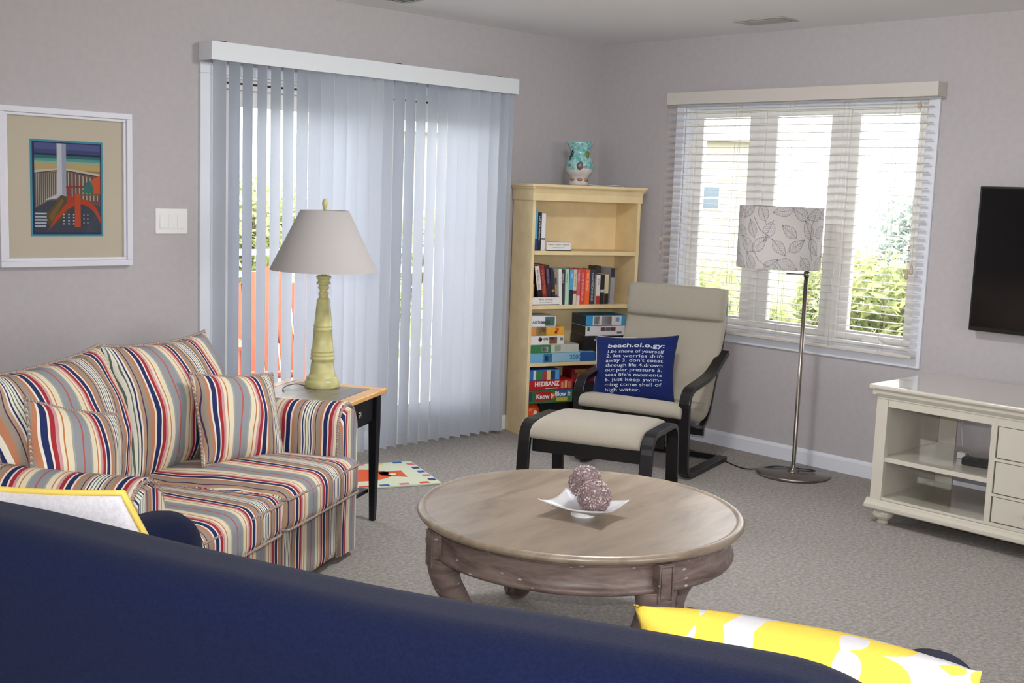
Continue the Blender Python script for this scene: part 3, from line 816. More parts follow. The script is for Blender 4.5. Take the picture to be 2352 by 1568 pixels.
def yellow_mat(name, front):
    m, nt, b = nodes(name); L = nt.links
    uv = nt.nodes.new('ShaderNodeUVMap'); uv.uv_map = 'UVMap'
    mp = nt.nodes.new('ShaderNodeMapping'); mp.inputs['Scale'].default_value = (.75, 1.5, 1); L.new(uv.outputs['UV'], mp.inputs['Vector'])
    w = nt.nodes.new('ShaderNodeTexNoise'); w.inputs['Scale'].default_value = 13; w.inputs['Distortion'].default_value = 1.1; w.inputs['Detail'].default_value = 0
    L.new(mp.outputs[0], w.inputs['Vector'])
    r = nt.nodes.new('ShaderNodeValToRGB'); r.color_ramp.interpolation = 'CONSTANT'
    r.color_ramp.elements[0].color = lin((204, 202, 208)); r.color_ramp.elements[1].color = lin((232, 200, 84)); r.color_ramp.elements[1].position = .47
    L.new(w.outputs['Fac'], r.inputs['Fac']); L.new(r.outputs['Color'], b.inputs['Base Color'])
    b.inputs['Roughness'].default_value = .95; b.inputs['Specular IOR Level'].default_value = .1
    n = nt.nodes.new('ShaderNodeTexNoise'); n.inputs['Scale'].default_value = 220; L.new(uv.outputs['UV'], n.inputs['Vector'])
    add_bump(nt, b, n.outputs['Fac'], .5, .002)
    return m
M_yel = yellow_mat('yellow_tufted_pattern', True)
M_greyback = weave_mat('pale_grey_cotton', (200, 198, 206), (212, 210, 216), 400, .2, .1)
M_yw = mat('yellow_trim', (226, 198, 96), .9, bump=.3)
def sofa_pillow(label, x, y, z, rot, w, h, t, seed, mats, pinch=.05, trim=True, shear=0):
    loc = SF @ Vector((x, y, z))
    bm, edge = pillow_bm(w, h, t, 24, pinch, seed)
    for v in bm.verts: v.co.x -= shear*(h/2-v.co.z)
    edge = [(a-shear*(h/2-b), b) for a, b in edge]
    bmesh.ops.recalc_face_normals(bm, faces=bm.faces[:])
    for f in bm.faces: f.material_index = 0 if f.calc_center_median().y < 0 else 1
    uvset(bm, lambda c, n: (c.x+seed, c.z))
    o = obj('throw_pillow', bm, mats, None, loc=loc, rot=(rot[0], rot[1], R(112.1)+rot[2])); tag(o, label, 'pillow', 'yellow and white pillows on the navy sofa')
    if trim:
        bm = bmesh.new(); tube(bm, [(a, 0, b) for a, b in edge], .007, 6, close=True, up=Vector((0, 1, 0))); obj('trim', bm, M_yw, o)
    return o
sofa_pillow('plain pale side of a yellow-edged pillow at the far left end of the navy sofa', .85, -.19, .635, (R(-18), R(4), R(4)), .62, .44, .17, 2, [M_yel, M_greyback], .05, True, .34)
sofa_pillow('white pillow with bold yellow tufted pattern at the right end of the navy sofa', -.79, -.24, .625, (R(-24), R(1), R(-4)), .54, .44, .27, 8, [M_yel, M_yel], .05, False)
end_table('black-legged end table with oak-edged top beyond the right arm of the navy sofa', SF @ Vector((-1.375, -.30, 0)), R(112.1))

# ================================================================== round coffee table
def weathered(name, cs, stretch, coat=0, rough=.45):
    m, nt, b = nodes(name); L = nt.links
    v = coords(nt, stretch)
    n = nt.nodes.new('ShaderNodeTexNoise'); n.inputs['Scale'].default_value = 2.2; n.inputs['Detail'].default_value = 10; n.inputs['Roughness'].default_value = .65; n.inputs['Distortion'].default_value = .6
    L.new(v, n.inputs['Vector'])
    r = nt.nodes.new('ShaderNodeValToRGB')
    for i, c in enumerate(cs):
        e = r.color_ramp.elements[i] if i < 2 else r.color_ramp.elements.new(.5)
    for i, c in enumerate(cs): r.color_ramp.elements[i].position = .3+.4*i/(len(cs)-1); r.color_ramp.elements[i].color = lin(c)
    L.new(n.outputs['Fac'], r.inputs['Fac'])
    n2 = nt.nodes.new('ShaderNodeTexNoise'); n2.inputs['Scale'].default_value = 1.1; n2.inputs['Detail'].default_value = 4; L.new(coords(nt), n2.inputs['Vector'])
    mx = nt.nodes.new('ShaderNodeMixRGB'); mx.blend_type = 'OVERLAY'; mx.inputs['Fac'].default_value = .35
    L.new(r.outputs['Color'], mx.inputs[1]); L.new(n2.outputs['Fac'], mx.inputs[2])
    L.new(mx.outputs[0], b.inputs['Base Color'])
    b.inputs['Roughness'].default_value = rough; b.inputs['Coat Weight'].default_value = coat; b.inputs['Coat Roughness'].default_value = .3
    add_bump(nt, b, n.outputs['Fac'], .12, .002)
    return m, nt, b, mx
M_ctop, *_ = weathered('weathered_oak_top', [(112, 98, 84), (146, 130, 112), (164, 148, 130)], (6, 1.3, 4), .6, .38)
M_capron, nt_, b_, mx_ = weathered('whitewashed_carved_wood', [(84, 70, 66), (122, 104, 98), (146, 130, 124)], (3, 3, 14), .1, .5)
# worn chips of white paint
vv = nt_.nodes.new('ShaderNodeTexVoronoi'); vv.inputs['Scale'].default_value = 15; nt_.links.new(coords(nt_, (1, 1, 2.5)), vv.inputs['Vector'])
nn_ = nt_.nodes.new('ShaderNodeTexNoise'); nn_.inputs['Scale'].default_value = 30; nn_.inputs['Detail'].default_value = 5; nt_.links.new(coords(nt_), nn_.inputs['Vector'])
ad = nt_.nodes.new('ShaderNodeMath'); ad.operation = 'MULTIPLY'; nt_.links.new(vv.outputs['Distance'], ad.inputs[0]); nt_.links.new(nn_.outputs['Fac'], ad.inputs[1])
rr_ = nt_.nodes.new('ShaderNodeValToRGB'); rr_.color_ramp.elements[0].position = .035; rr_.color_ramp.elements[0].color = (1, 1, 1, 1); rr_.color_ramp.elements[1].position = .06; rr_.color_ramp.elements[1].color = (0, 0, 0, 1)
nt_.links.new(ad.outputs[0], rr_.inputs['Fac'])
m2 = nt_.nodes.new('ShaderNodeMixRGB'); nt_.links.new(rr_.outputs['Color'], m2.inputs['Fac']); nt_.links.new(mx_.outputs[0], m2.inputs[1]); m2.inputs[2].default_value = lin((196, 190, 194))
nt_.links.new(m2.outputs[0], b_.inputs['Base Color'])

CT = (-2.974, -2.68)
ct = thing('coffee_table', 'large round weathered-wood coffee table on curved legs', 'table', (CT[0], CT[1], 0))
bm = bmesh.new()
lathe(bm, [(0, .432), (.500, .432), (.515, .434), (.530, .440), (.536, .448), (.537, .454), (.533, .460), (.526, .464), (.518, .4645), (.512, .461), (.506, .460), (0, .460)], 96, cap=False)
obj('tabletop', bm, M_ctop, ct, rot=(0, 0, R(-80)))
bm = bmesh.new()
lathe(bm, [(.470, .432), (.503, .432), (.503, .428), (.497, .424), (.492, .418), (.492, .362), (.497, .357), (.505, .354), (.507, .346), (.503, .338), (.494, .334), (.470, .334), (.470, .432)], 96, cap=False)
obj('apron', bm, M_capron, ct)
def leg_bm():
    bm = bmesh.new()
    # cabriole: path in the radial (x)-z plane, from the corner block to a scrolled foot
    path = smooth_path([(.470, 0, .335), (.474, 0, .30), (.462, 0, .255), (.430, 0, .20), (.398, 0, .14), (.388, 0, .09), (.400, 0, .05), (.432, 0, .026), (.465, 0, .026)], 5)
    n = len(path)
    def sec(i, t):
        w = .044*(1-t)**1.1+.024
        h = .038*(1-t)**1.1+.018
        if t > .86: w += .006; h += .004
        return [(w*math.cos(a)*(1 if abs(math.cos(a)) < .9 else 1), h*math.sin(a)) for a in [2*PI*k/12 for k in range(12)]]
    sweep(bm, path, sec, up=Vector((1, 0, .001)))
    # scroll at the toe
    rings = []
    for (y, r) in ((-.032, .0), (-.032, .016), (-.028, .024), (0, .028), (.028, .024), (.032, .016), (.032, .0)):
        if r == 0: rings.append(None); continue
        rings.append([bm.verts.new((.468+r*math.cos(2*PI*k/16), y, .032+r*math.sin(2*PI*k/16)*1.05)) for k in range(16)])
    rr = [q for q in rings if q]
    for a, b in zip(rr, rr[1:]):
        for k in range(16): bm.faces.new((a[k], a[(k+1) % 16], b[(k+1) % 16], b[k])).smooth = True
    bm.faces.new(rr[0]); bm.faces.new(rr[-1])
    zmin = min(v.co.z for v in bm.verts)
    for v in bm.verts: v.co.z -= zmin
    return bm
lg0 = None
for a in (160, 252, 340, 72):
    if lg0 is None: lg = lg0 = obj('leg', leg_bm(), M_capron, ct)
    else: lg = lg0.copy(); COL.objects.link(lg); lg.parent = ct
    lg.rotation_euler = (0, 0, R(a))
    if a == 160:
        bm = bmesh.new(); box(bm, .492, .522, -.026, .026, .312, .43); box(bm, .522, .526, -.017, .017, .325, .42)
        for s in (-1, 1): box(bm, .522, .528, s*.023-.003, s*.023+.003, .314, .428)
        box(bm, .522, .528, -.02, .02, .314, .32); box(bm, .522, .528, -.02, .02, .422, .428)
        bk0 = bk = obj('corner_block', bm, M_capron, lg, bevel=.0015)
    else: bk = bk0.copy(); COL.objects.link(bk); bk.parent = lg

# square white dish with two shell balls
M_ceram = mat('white_glazed_ceramic', (226, 226, 232), .08, spec=.6, coat=1)
dish = None
bm = bmesh.new(); N = 30; G = {}
def dishz(u, v):
    rr = max(abs(u), abs(v))*.55+.45*math.hypot(u, v)
    return .012+.026*min(1.2, rr)**2.2+.004*(abs(u*v))**1.2
for side in (0, 1):
    for i in range(N+1):
        for j in range(N+1):
            u, v = 2*i/N-1, 2*j/N-1
            x = .080*u*(1+.10*abs(v)**2); y = .110*v*(1+.08*abs(u)**2)
            z = dishz(u, v)-(.004 if side else 0)
            if side: z = max(z, 0.0) if math.hypot(u, v) > .5 else z
            G[(side, i, j)] = bm.verts.new((x, y, z))
for side in (0, 1):
    for i in range(N):
        for j in range(N):
            q = [G[(side, i, j)], G[(side, i+1, j)], G[(side, i+1, j+1)], G[(side, i, j+1)]]
            bm.faces.new(q if side == 0 else q[::-1]).smooth = True
for k in range(N):
    for (a, b) in (((k, 0), (k+1, 0)), ((k+1, N), (k, N)), ((0, k+1), (0, k)), ((N, k), (N, k+1))):
        bm.faces.new((G[(1,)+a], G[(1,)+b], G[(0,)+b], G[(0,)+a]))
lathe(bm, [(.040, 0), (.040, .004), (.034, .010), (.034, .012)], 32)
dish = obj('dish', bm, M_ceram, None, loc=(-3.03, -2.745, .460), rot=(0, 0, R(13)))
tag(dish, 'square white glazed dish holding two shell balls on the round table', 'dish')
def shell_ball(label, loc, r, seed):
    rnd = random.Random(seed); bm = bmesh.new()
    bmesh.ops.create_icosphere(bm, subdivisions=3, radius=r*.95)
    core = obj('decorative_ball', bm, M_shellcore, None, loc=loc, smooth=True); tag(core, label, 'ornament', 'shell-covered balls in the dish')
    bm = bmesh.new(); n = 620; ga = PI*(3-math.sqrt(5))
    for k in range(n):
        z = 1-2*(k+.5)/n; rho = math.sqrt(1-z*z); a = ga*k
        d = Vector((rho*math.cos(a), rho*math.sin(a), z))+Vector([rnd.uniform(-.05, .05) for _ in range(3)]); d.normalize()
        t = d.orthogonal().normalized(); t = Matrix.Rotation(rnd.uniform(0, 6.28), 3, d) @ t; s = d.cross(t)
        a1, b1, hh = r*rnd.uniform(.05, .1), r*rnd.uniform(.035, .065), r*.05
        p = d*r*rnd.uniform(.94, 1.0)
        top = bm.verts.new(p+d*hh); ring = [bm.verts.new(p+t*a1*math.cos(q)+s*b1*math.sin(q)-d*hh*.3) for q in [2*PI*j/6 for j in range(6)]]
        mi = rnd.choice((0, 0, 1, 1, 2, 3))
        for j in range(6):
            f = bm.faces.new((ring[j], ring[(j+1) % 6], top)); f.material_index = mi; f.smooth = True
    tag(obj('shell_crust', bm, M_shells, core, recalc=False), kind='stuff')
M_shellcore = mat('shell_core', (128, 108, 110), .8, var=.2, vscale=60)
M_shells = [mat('shell_mauve', (172, 150, 154), .35), mat('shell_brown', (150, 124, 118), .4), mat('shell_pale', (208, 202, 200), .3), mat('shell_grey', (128, 114, 122), .4)]
shell_ball('shell-covered ball at the back of the dish, sitting higher', (-2.982, -2.705, .460+.094), .056, 3)
shell_ball('shell-covered ball at the front of the dish', (-3.030, -2.790, .460+.071), .055, 9)
bm = bmesh.new(); prism(bm, [(-.055, 0), (-.02, .006), (.06, .009), (.06, -.009), (-.02, -.006)], 'z', 0, .004)
o = obj('letter_opener', bm, M_ceram, None, loc=(-2.975, -2.600, .460), rot=(0, 0, R(-42)), bevel=.001)
tag(o, 'thin white pointed utensil lying behind the dish on the round table', 'utensil')

# ================================================================== bookcase
M_yellow = mat('butter_yellow_paint', (228, 206, 160), .45, var=.03, vscale=10)
BT = -.291; BO = Vector((-.848, -.268, 0))
bc = thing('bookcase', 'tall butter-yellow open bookcase standing in the room corner', 'bookcase', BO, BT)
BW, BD, BH = .761, .262, 1.533
BM = Matrix.Translation(BO) @ Matrix.Rotation(BT, 4, 'Z')
SH = [(1.111, 1.136), (.783, .808), (.433, .455)]
for x0, x1 in ((0, .02), (BW-.022, BW)):
    bm = bmesh.new(); box(bm, x0, x1, .004, BD, 0, 1.44); obj('side_panel', bm, M_yellow, bc, bevel=.002)
bm = bmesh.new(); box(bm, .02, BW-.022, BD-.008, BD, .06, 1.44); obj('back_panel', bm, M_yellow, bc)
bm = bmesh.new()
prism(bm, [(BD, 1.533), (-.022, 1.533), (-.026, 1.528), (-.024, 1.518), (-.018, 1.514), (-.018, 1.506), (-.012, 1.498), (-.002, 1.478), (.0, 1.435), (BD, 1.435)], 'x', -.006, BW+.006)
box(bm, -.024, BW+.022, -.026, BD, 1.518, 1.533); box(bm, -.015, BW+.014, -.018, BD, 1.504, 1.518)
obj('top', bm, M_yellow, bc, bevel=.0015)
for z0, z1 in SH:
    bm = bmesh.new(); box(bm, .021, BW-.023, .006, BD-.009, z0, z1); obj('shelf', bm, M_yellow, bc, bevel=.002)
bm = bmesh.new(); box(bm, .021, BW-.023, .006, BD-.009, .08, .10); box(bm, .021, BW-.023, .008, .022, 0, .08); obj('plinth', bm, M_yellow, bc)

M_pages = mat('page_edges', (224, 214, 192), .8)
_ink = lambda c: paint(c, .6)
def book(label, x0, w, h, c, z, y=.03, d=.15, lean=0, txt=None, tc=(235, 235, 235), band=None, group='books on the second shelf', ts=.6):
    """upright book, spine to the front; local bookcase coordinates"""
    loc = BM @ Vector((x0+w/2, y, z))
    e = (0, R(lean), BT)
    bm = bmesh.new(); box(bm, -w/2, w/2, 0, .002, 0, h); box(bm, -w/2, -w/2+.0018, .002, d, 0, h); box(bm, w/2-.0018, w/2, .002, d, 0, h)
    o = obj('book', bm, paint(c, .45), None, loc=loc, rot=e); tag(o, label, 'book', group)
    if lean:   # keep the lower corner on the shelf
        o.location = loc+Vector((0, 0, abs(math.sin(R(lean)))*w/2))
    bm = bmesh.new(); box(bm, -w/2+.0019, w/2-.0019, .0022, d-.004, .003, h-.004); obj('pages', bm, M_pages, o)
    if band:
        for (f0, f1, cc) in band:
            bm = bmesh.new(); box(bm, -w/2-.0002, w/2+.0002, -.0006, 0, h*f0, h*f1); obj('spine_band', bm, paint(cc, .45), o)
    if txt:
        size = w*ts
        tb = text_bm(txt, size)
        # rotate text to run down the spine
        L = max(v.co.x for v in tb.verts); k = min(1.0, h*.8/L)
        for v in tb.verts: v.co = Vector(((v.co.z-size*.35)*1.0, -.0012, h*.9-v.co.x*k))
        obj('title', tb, _ink(tc), o, recalc=False)
    return o
g1 = 'books on the top shelf'; z = 1.136
book('white slim book at the left end of the top shelf', .022, .010, .215, (226, 226, 230), z, group=g1)
book('light blue hardcover beside the black book on the top shelf', .033, .016, .236, (84, 160, 196), z, group=g1, band=[(0, .3, (30, 60, 110))])
book('black hardcover with white spine lettering on the top shelf', .050, .024, .228, (22, 22, 28), z, group=g1, txt='LAST HOPE UNBROKEN', ts=.55)
book('white hardcover with a black dot, rightmost tall book on the top shelf', .076, .026, .222, (226, 226, 234), z, group=g1, band=[(.3, .34, (30, 30, 36))])
book('short thin black book behind the white one on the top shelf', .1035, .007, .170, (26, 24, 26), z, y=.06, group=g1)
z = .808; g2 = 'books on the second shelf'
book('small orange-and-black book at the far left of the second shelf', .022, .014, .13, (214, 150, 70), z, y=.02, band=[(.0, .3, (30, 26, 28))])
book('leaning hardcover with white upper and black lower spine on the second shelf', .076, .030, .236, (24, 22, 26), z, lean=-9, txt='MICHAEL CRICHTON', tc=(24, 22, 26), band=[(.38, 1, (222, 210, 206))])
book('leaning dark red hardcover on the second shelf', .109, .032, .242, (132, 40, 38), z, lean=-9, txt='THE RECKONING', tc=(210, 130, 110))
book('leaning dark maroon hardcover right of the dark red one', .143, .028, .240, (48, 32, 42), z, lean=-8, txt='NIGHTFALL', tc=(160, 160, 190))
book('leaning navy hardcover with an orange emblem', .173, .020, .222, (36, 44, 72), z, lean=-7, band=[(.35, .42, (190, 130, 60))])
book('thin beige patterned paperback on the second shelf', .195, .012, .205, (168, 146, 118), z, lean=-5, band=[(.1, .3, (110, 60, 60)), (.6, .8, (80, 70, 66))])
book('white tall paperback in front of the dark books on the second shelf', .209, .020, .218, (228, 226, 224), z, y=.016, lean=-3)
book('charcoal paperback right of the tall white one', .229, .027, .212, (54, 52, 58), z, txt='SILENCE', lean=-1.5)
book('pale mint-green paperback on the second shelf', .258, .026, .216, (176, 212, 190), z, txt='HARBOR', tc=(60, 90, 90), lean=-1)
book('sky blue paperback with dark lower spine', .286, .026, .214, (86, 158, 204), z, band=[(0, .42, (30, 36, 50))], txt='TIDE')
book('cream paperback with black spine letters', .314, .022, .214, (212, 202, 176), z, txt='THE LIGHT OF', tc=(30, 28, 26), band=[(.3, .4, (140, 40, 40))])
book('dusty pink paperback on the second shelf', .338, .023, .216, (196, 96, 104), z, txt='SUMMER', band=[(0, .25, (214, 200, 196))])
book('bright red paperback on the second shelf', .363, .032, .216, (204, 62, 58), z, txt='GONE TOMORROW', tc=(240, 200, 190))
book('bright orange paperback on the second shelf', .397, .033, .214, (238, 100, 44), z, txt='THE ISLAND', tc=(250, 210, 180))
book('dark slate hardcover with white author letters', .432, .034, .214, (52, 54, 66), z, txt='DEAD RECKONING', tc=(210, 210, 214))
book('short white paperback with red lower spine', .478, .027, .182, (226, 220, 212), z, band=[(0, .28, (168, 50, 38))], txt='HOME', tc=(60, 50, 50))
book('short black paperback on the second shelf', .508, .028, .182, (34, 28, 30), z, band=[(.4, .5, (200, 200, 200))])
book('short cream paperback with dark lower spine', .538, .028, .184, (214, 200, 160), z, band=[(0, .35, (44, 30, 36))])
book('tall dark grey book behind the short cream paperback', .545, .040, .228, (62, 58, 60), z, y=.155, d=.09)
book('two-tone book with dark top and light grey lower spine at the right end', .592, .030, .222, (158, 156, 164), z, y=.05, band=[(.74, 1, (44, 44, 50))])

def card_sign(label, x0, x1, z, h, lines):
    t = thing('shelf_sign', label, 'sign', BM @ Vector(((x0+x1)/2, .014, z)), BT)
    w = x1-x0
    bm = bmesh.new(); box(bm, -w/2, w/2, -.002, .002, 0, h); obj('card', bm, M_paper, t)
    bm = bmesh.new(); box(bm, -w/2, w/2, -.006, .006, 0, .005); box(bm, -w/2, w/2, -.003, .003, h, h+.003); obj('holder', bm, M_plastic, t)
    for i, (s, sz) in enumerate(lines):
        bm = text_bm(s, sz, align='CENTER'); obj('lettering', bm, M_ink, t, loc=(0, -.0026, h-.018-.016*i), recalc=False)
card_sign("small printed card reading Owner's Private Collection on the top shelf", .106, .272, 1.136, .052, [("Owner's Private Collection", .0135), ('please do not remove', .009), ('thank you', .008)])
card_sign('small printed card reading Book Exchange on the second shelf', .024, .208, .808, .048, [('Book Exchange', .015), ('take one and leave one', .010)])

def game_box(label, x0, x1, z0, z1, c, y=.012, d=.2, parts=(), side=None, group=None, rz=0):
    w, h = x1-x0, z1-z0
    o = None
    bm = bmesh.new(); box(bm, -w/2, w/2, 0, d, 0, h-.0005)
    o = obj('game_box', bm, paint(c, .4), None, loc=BM @ Vector(((x0+x1)/2, y, z0)), rot=(0, 0, BT+rz), bevel=.0012); tag(o, label, 'box', group)
    bm = bmesh.new(); box(bm, -w/2-.0012, w/2+.0012, -.0012, d+.0012, h*.04, h*.045); obj('lid_seam', bm, paint(tuple(x*.6 for x in c)), o)
    if side:
        bm = bmesh.new(); box(bm, -w/2-.0016, -w/2-.0002, .002, d-.002, .002, h-.002); obj('left_face', bm, paint(side, .4), o)  # left side in its own darker colour
    for (a0, a1, b0, b1, cc) in parts:
        bm = bmesh.new(); box(bm, -w/2+w*a0, -w/2+w*a1, -.0018, 0, h*b0, h*b1); obj('printed_panel', bm, paint(cc, .45), o)
    return o
def on_box(o, s, size, fx, fz, w, h, c, bold=0, xs=1, sp=1):
    return front_text(o, s, size, -w/2+w*fx, -.0026, h*fz, paint(c, .5), bold=bold, xs=xs, spacing=sp)
gl = 'boxes stacked on the left of the third shelf'
o = game_box('long light blue 2000-piece puzzle box, bottom of the left stack', .022, .482, .4555, .514, (150, 196, 222), parts=[(.0, .2, .1, .95, (110, 170, 206)), (.2, .33, .05, .95, (50, 110, 160)), (.22, .27, .2, .7, (60, 50, 60)), (.76, 1, .02, .98, (36, 84, 150))], group=gl)
on_box(o, '2000', .040, .60, .28, .46, .0585, (40, 120, 170), .0006)
o = game_box('pale box with green left end, second from the bottom of the left stack', .022, .360, .5145, .566, (200, 204, 196), parts=[(0, .42, .02, .98, (54, 120, 74)), (.22, .36, .15, .75, (232, 232, 232)), (.25, .33, .22, .68, (60, 60, 60)), (.5, .62, .2, .9, (150, 160, 140))], group=gl)
o = game_box('white puzzle box with small round black logo in the left stack', .022, .252, .5665, .622, (228, 226, 224), parts=[(.56, .79, .1, .85, (120, 84, 56)), (.88, .97, .45, .75, (120, 120, 120))], group=gl)
on_box(o, 'ON TAP', .020, .37, .52, .23, .0555, (30, 26, 26), .0006)
bm = bmesh.new(); lathe(bm, [(0, 0), (.013, 0), (.013, .0015), (0, .0015)], 20, cap=False); obj('round_logo', bm, paint((34, 28, 26)), o, loc=(-.05, -.0005, .033), rot=(R(90), 0, 0))
o = game_box('yellow-orange puzzle box with jigsaw figure in the left stack', .022, .250, .6225, .676, (226, 166, 52), parts=[(0, .14, 0, 1, (206, 140, 90)), (.16, .46, .02, .98, (140, 110, 60)), (.2, .3, .2, .8, (190, 180, 150)), (.30, .42, .4, .9, (96, 84, 60)), (.72, .79, .2, .5, (60, 60, 40)), (.74, .84, .5, .85, (206, 84, 40))], group=gl)
o = game_box('white 1000-piece art puzzle box with green picture, top of the left stack', .022, .190, .6765, .742, (226, 226, 232), d=.17, parts=[(.56, .95, .08, .92, (70, 104, 96)), (.6, .75, .2, .6, (100, 140, 110))], group=gl)
on_box(o, 'ART', .026, -.01+.04, .30, .168, .065, (40, 40, 46)); on_box(o, '1000', .022, .31, .30, .168, .065, (20, 20, 24), .0008)
gr = 'boxes stacked on the right of the third shelf'
o = game_box('large black game box at the bottom of the right stack', .420, .70, .4555, .606, (24, 20, 24), y=.045, d=.19, side=(20, 18, 22), parts=[(.25, .45, .8, .86, (170, 170, 170))], group=gr, rz=R(-4))
o = game_box('white puzzle box with small photographs, middle of the right stack', .428, .706, .6065, .668, (222, 220, 224), y=.045, d=.19, side=(46, 40, 42), parts=[(.38, .50, .5, .85, (100, 60, 60)), (.51, .63, .5, .85, (90, 90, 80)), (.64, .76, .5, .85, (110, 50, 50)), (.04, .1, .5, .9, (60, 110, 80)), (.8, .92, .2, .4, (100, 100, 100))], group=gr, rz=R(-3))
o = game_box('bright blue and white box on top of the right stack', .428, .706, .6685, .735, (52, 150, 204), y=.045, d=.19, side=(26, 40, 62), parts=[(.17, .9, .08, .95, (220, 222, 228)), (.2, .35, .15, .9, (150, 150, 110)), (.4, .65, .1, .9, (120, 70, 66)), (.75, .85, .4, .8, (150, 180, 220))], group=gr, rz=R(-3))
gb = 'game boxes stacked on the bottom shelf'
o = game_box('green Know It or Blow It game box under the red box', .024, .330, .204, .286, (58, 112, 70), parts=[(.14, .52, .22, .88, (172, 34, 40)), (.60, .92, .45, .95, (40, 90, 150)), (.62, .88, .12, .42, (190, 180, 60)), (0, .06, .2, .9, (40, 70, 120))], group=gb)
on_box(o, 'Know It', .040, .16, .36, .306, .082, (240, 240, 240), .0012, .95); on_box(o, 'Blow It', .040, .585, .50, .306, .082, (240, 240, 240), .0012, .95)
bm = bmesh.new(); lathe(bm, [(.007, 0), (.014, 0), (.014, .002), (.007, .002)], 20, cap=False); obj('round_logo', bm, paint((240, 140, 40)), o, loc=(.017, -.0014, .044), rot=(R(90), 0, 0))
o = game_box('red HEDBANZ game box on the bottom-shelf stack', .030, .328, .2865, .346, (186, 30, 36), parts=[(.72, .78, .1, .8, (210, 150, 110)), (.81, .86, .15, .9, (230, 180, 130)), (.89, .95, .1, .8, (190, 120, 90)), (.35, .65, .12, .2, (230, 200, 190))], group=gb)
on_box(o, 'HEDBANZ', .040, .10, .42, .298, .0595, (244, 240, 240), .0014, .92)
o = game_box('blue boxed toy set with colourful pictures on top of the red game box', .024, .236, .3465, .412, (52, 110, 178), parts=[(.12, .20, .05, .95, (220, 220, 220)), (.2, .4, .1, .9, (60, 130, 70)), (.42, .55, .1, .9, (180, 60, 50)), (.56, .68, .05, .95, (226, 210, 150)), (.68, .82, .1, .85, (40, 60, 100)), (.84, .96, .05, .95, (90, 160, 220))], group=gb)
o = game_box('black storage box beneath the Know It or Blow It box', .13, .34, .1005, .203, (24, 22, 28), y=.07, d=.16, group=gb)
o = game_box('dark red box standing at the back of the bottom shelf', .37, .58, .1005, .395, (128, 26, 28), y=.10, d=.12, parts=[(.2, .75, .82, .9, (200, 70, 60)), (.1, .5, .92, .98, (150, 130, 60))], group=gb)
o = game_box('low black box in front of the dark red box on the bottom shelf', .36, .60, .1005, .31, (22, 20, 22), y=.02, d=.075, parts=[(.6, .64, .6, .7, (150, 150, 150))], group=gb)
# orange ball-like bucket
bk = thing('ball', 'orange rounded plastic toy with a small white sticker on the bottom shelf', 'toy', BM @ Vector((.082, .10, .1005)), BT)
bm = bmesh.new(); lathe(bm, [(0, 0), (.03, 0), (.048, .012), (.057, .035), (.058, .055), (.050, .078), (.034, .093), (.012, .099), (0, .100)], 24, flute=lambda a, z: 1+.012*math.cos(8*a)); obj('shell', bm, paint((232, 88, 24), .3), bk)
bm = bmesh.new(); box(bm, -.010, .010, -.0615, -.0600, .025, .052); obj('sticker', bm, M_paper, bk, rot=(0, R(25), 0), loc=(-.012, 0, .006))
# vase-shaped lamp on top
def vase_mat():
    m, nt, b = nodes('mosaic_glass_and_shell'); L = nt.links
    v = coords(nt); sp = nt.nodes.new('ShaderNodeSeparateXYZ'); L.new(v, sp.inputs[0])
    vo = nt.nodes.new('ShaderNodeTexVoronoi'); vo.inputs['Scale'].default_value = 70; L.new(v, vo.inputs['Vector'])
    n = nt.nodes.new('ShaderNodeTexNoise'); n.inputs['Scale'].default_value = 26; L.new(v, n.inputs['Vector'])
    a = nt.nodes.new('ShaderNodeMath'); a.operation = 'MULTIPLY_ADD'; a.inputs[1].default_value = .05; L.new(n.outputs['Fac'], a.inputs[0]); L.new(sp.outputs['Z'], a.inputs[2])
    st = nt.nodes.new('ShaderNodeMath'); st.operation = 'GREATER_THAN'; st.inputs[1].default_value = .125; L.new(a.outputs[0], st.inputs[0])
    r = nt.nodes.new('ShaderNodeValToRGB'); r.color_ramp.elements[0].color = lin((86, 168, 168)); r.color_ramp.elements[1].color = lin((176, 214, 210))
    wn = nt.nodes.new('ShaderNodeSeparateColor'); L.new(vo.outputs['Color'], wn.inputs[0]); L.new(wn.outputs[0], r.inputs['Fac'])
    r2 = nt.nodes.new('ShaderNodeValToRGB'); r2.color_ramp.elements[0].color = lin((206, 196, 188)); r2.color_ramp.elements[1].color = lin((226, 220, 214)); L.new(n.outputs['Fac'], r2.inputs['Fac'])
    mx = nt.nodes.new('ShaderNodeMixRGB'); L.new(st.outputs[0], mx.inputs['Fac']); L.new(r2.outputs[0], mx.inputs[1]); L.new(r.outputs[0], mx.inputs[2])
    L.new(mx.outputs[0], b.inputs['Base Color']); b.inputs['Roughness'].default_value = .18; add_bump(nt, b, vo.outputs['Distance'], .5, .002)
    return m
vl = thing('vase', 'turquoise mosaic and shell vase-shaped lamp on top of the bookcase', 'vase', BM @ Vector((.378, .13, 1.533)), BT)
bm = bmesh.new(); lathe(bm, [(0, 0), (.060, 0), (.062, .006), (.060, .03), (.055, .045), (.066, .06), (.082, .082), (.087, .105), (.084, .13), (.074, .16), (.062, .19), (.060, .205), (.066, .225), (.078, .248), (.086, .262), (.083, .263), (.070, .24), (.058, .21), (.058, .19)], 40, cap=False, flute=lambda a, z: 1+(.02*math.cos(14*a) if z > .255 else 0))
obj('vase_body', bm, vase_mat(), vl)
def blob(parent, name, ang, z, rad, w, h, c, k=1):
    bm = bmesh.new(); bmesh.ops.create_icosphere(bm, subdivisions=2, radius=1)
    for v in bm.verts: v.co = Vector((v.co.x*w, v.co.y*.008, v.co.z*h))
    obj(name, bm, paint(c, .3), parent, loc=(rad*math.cos(ang), rad*math.sin(ang), z), rot=(0, 0, ang+PI/2), smooth=True)
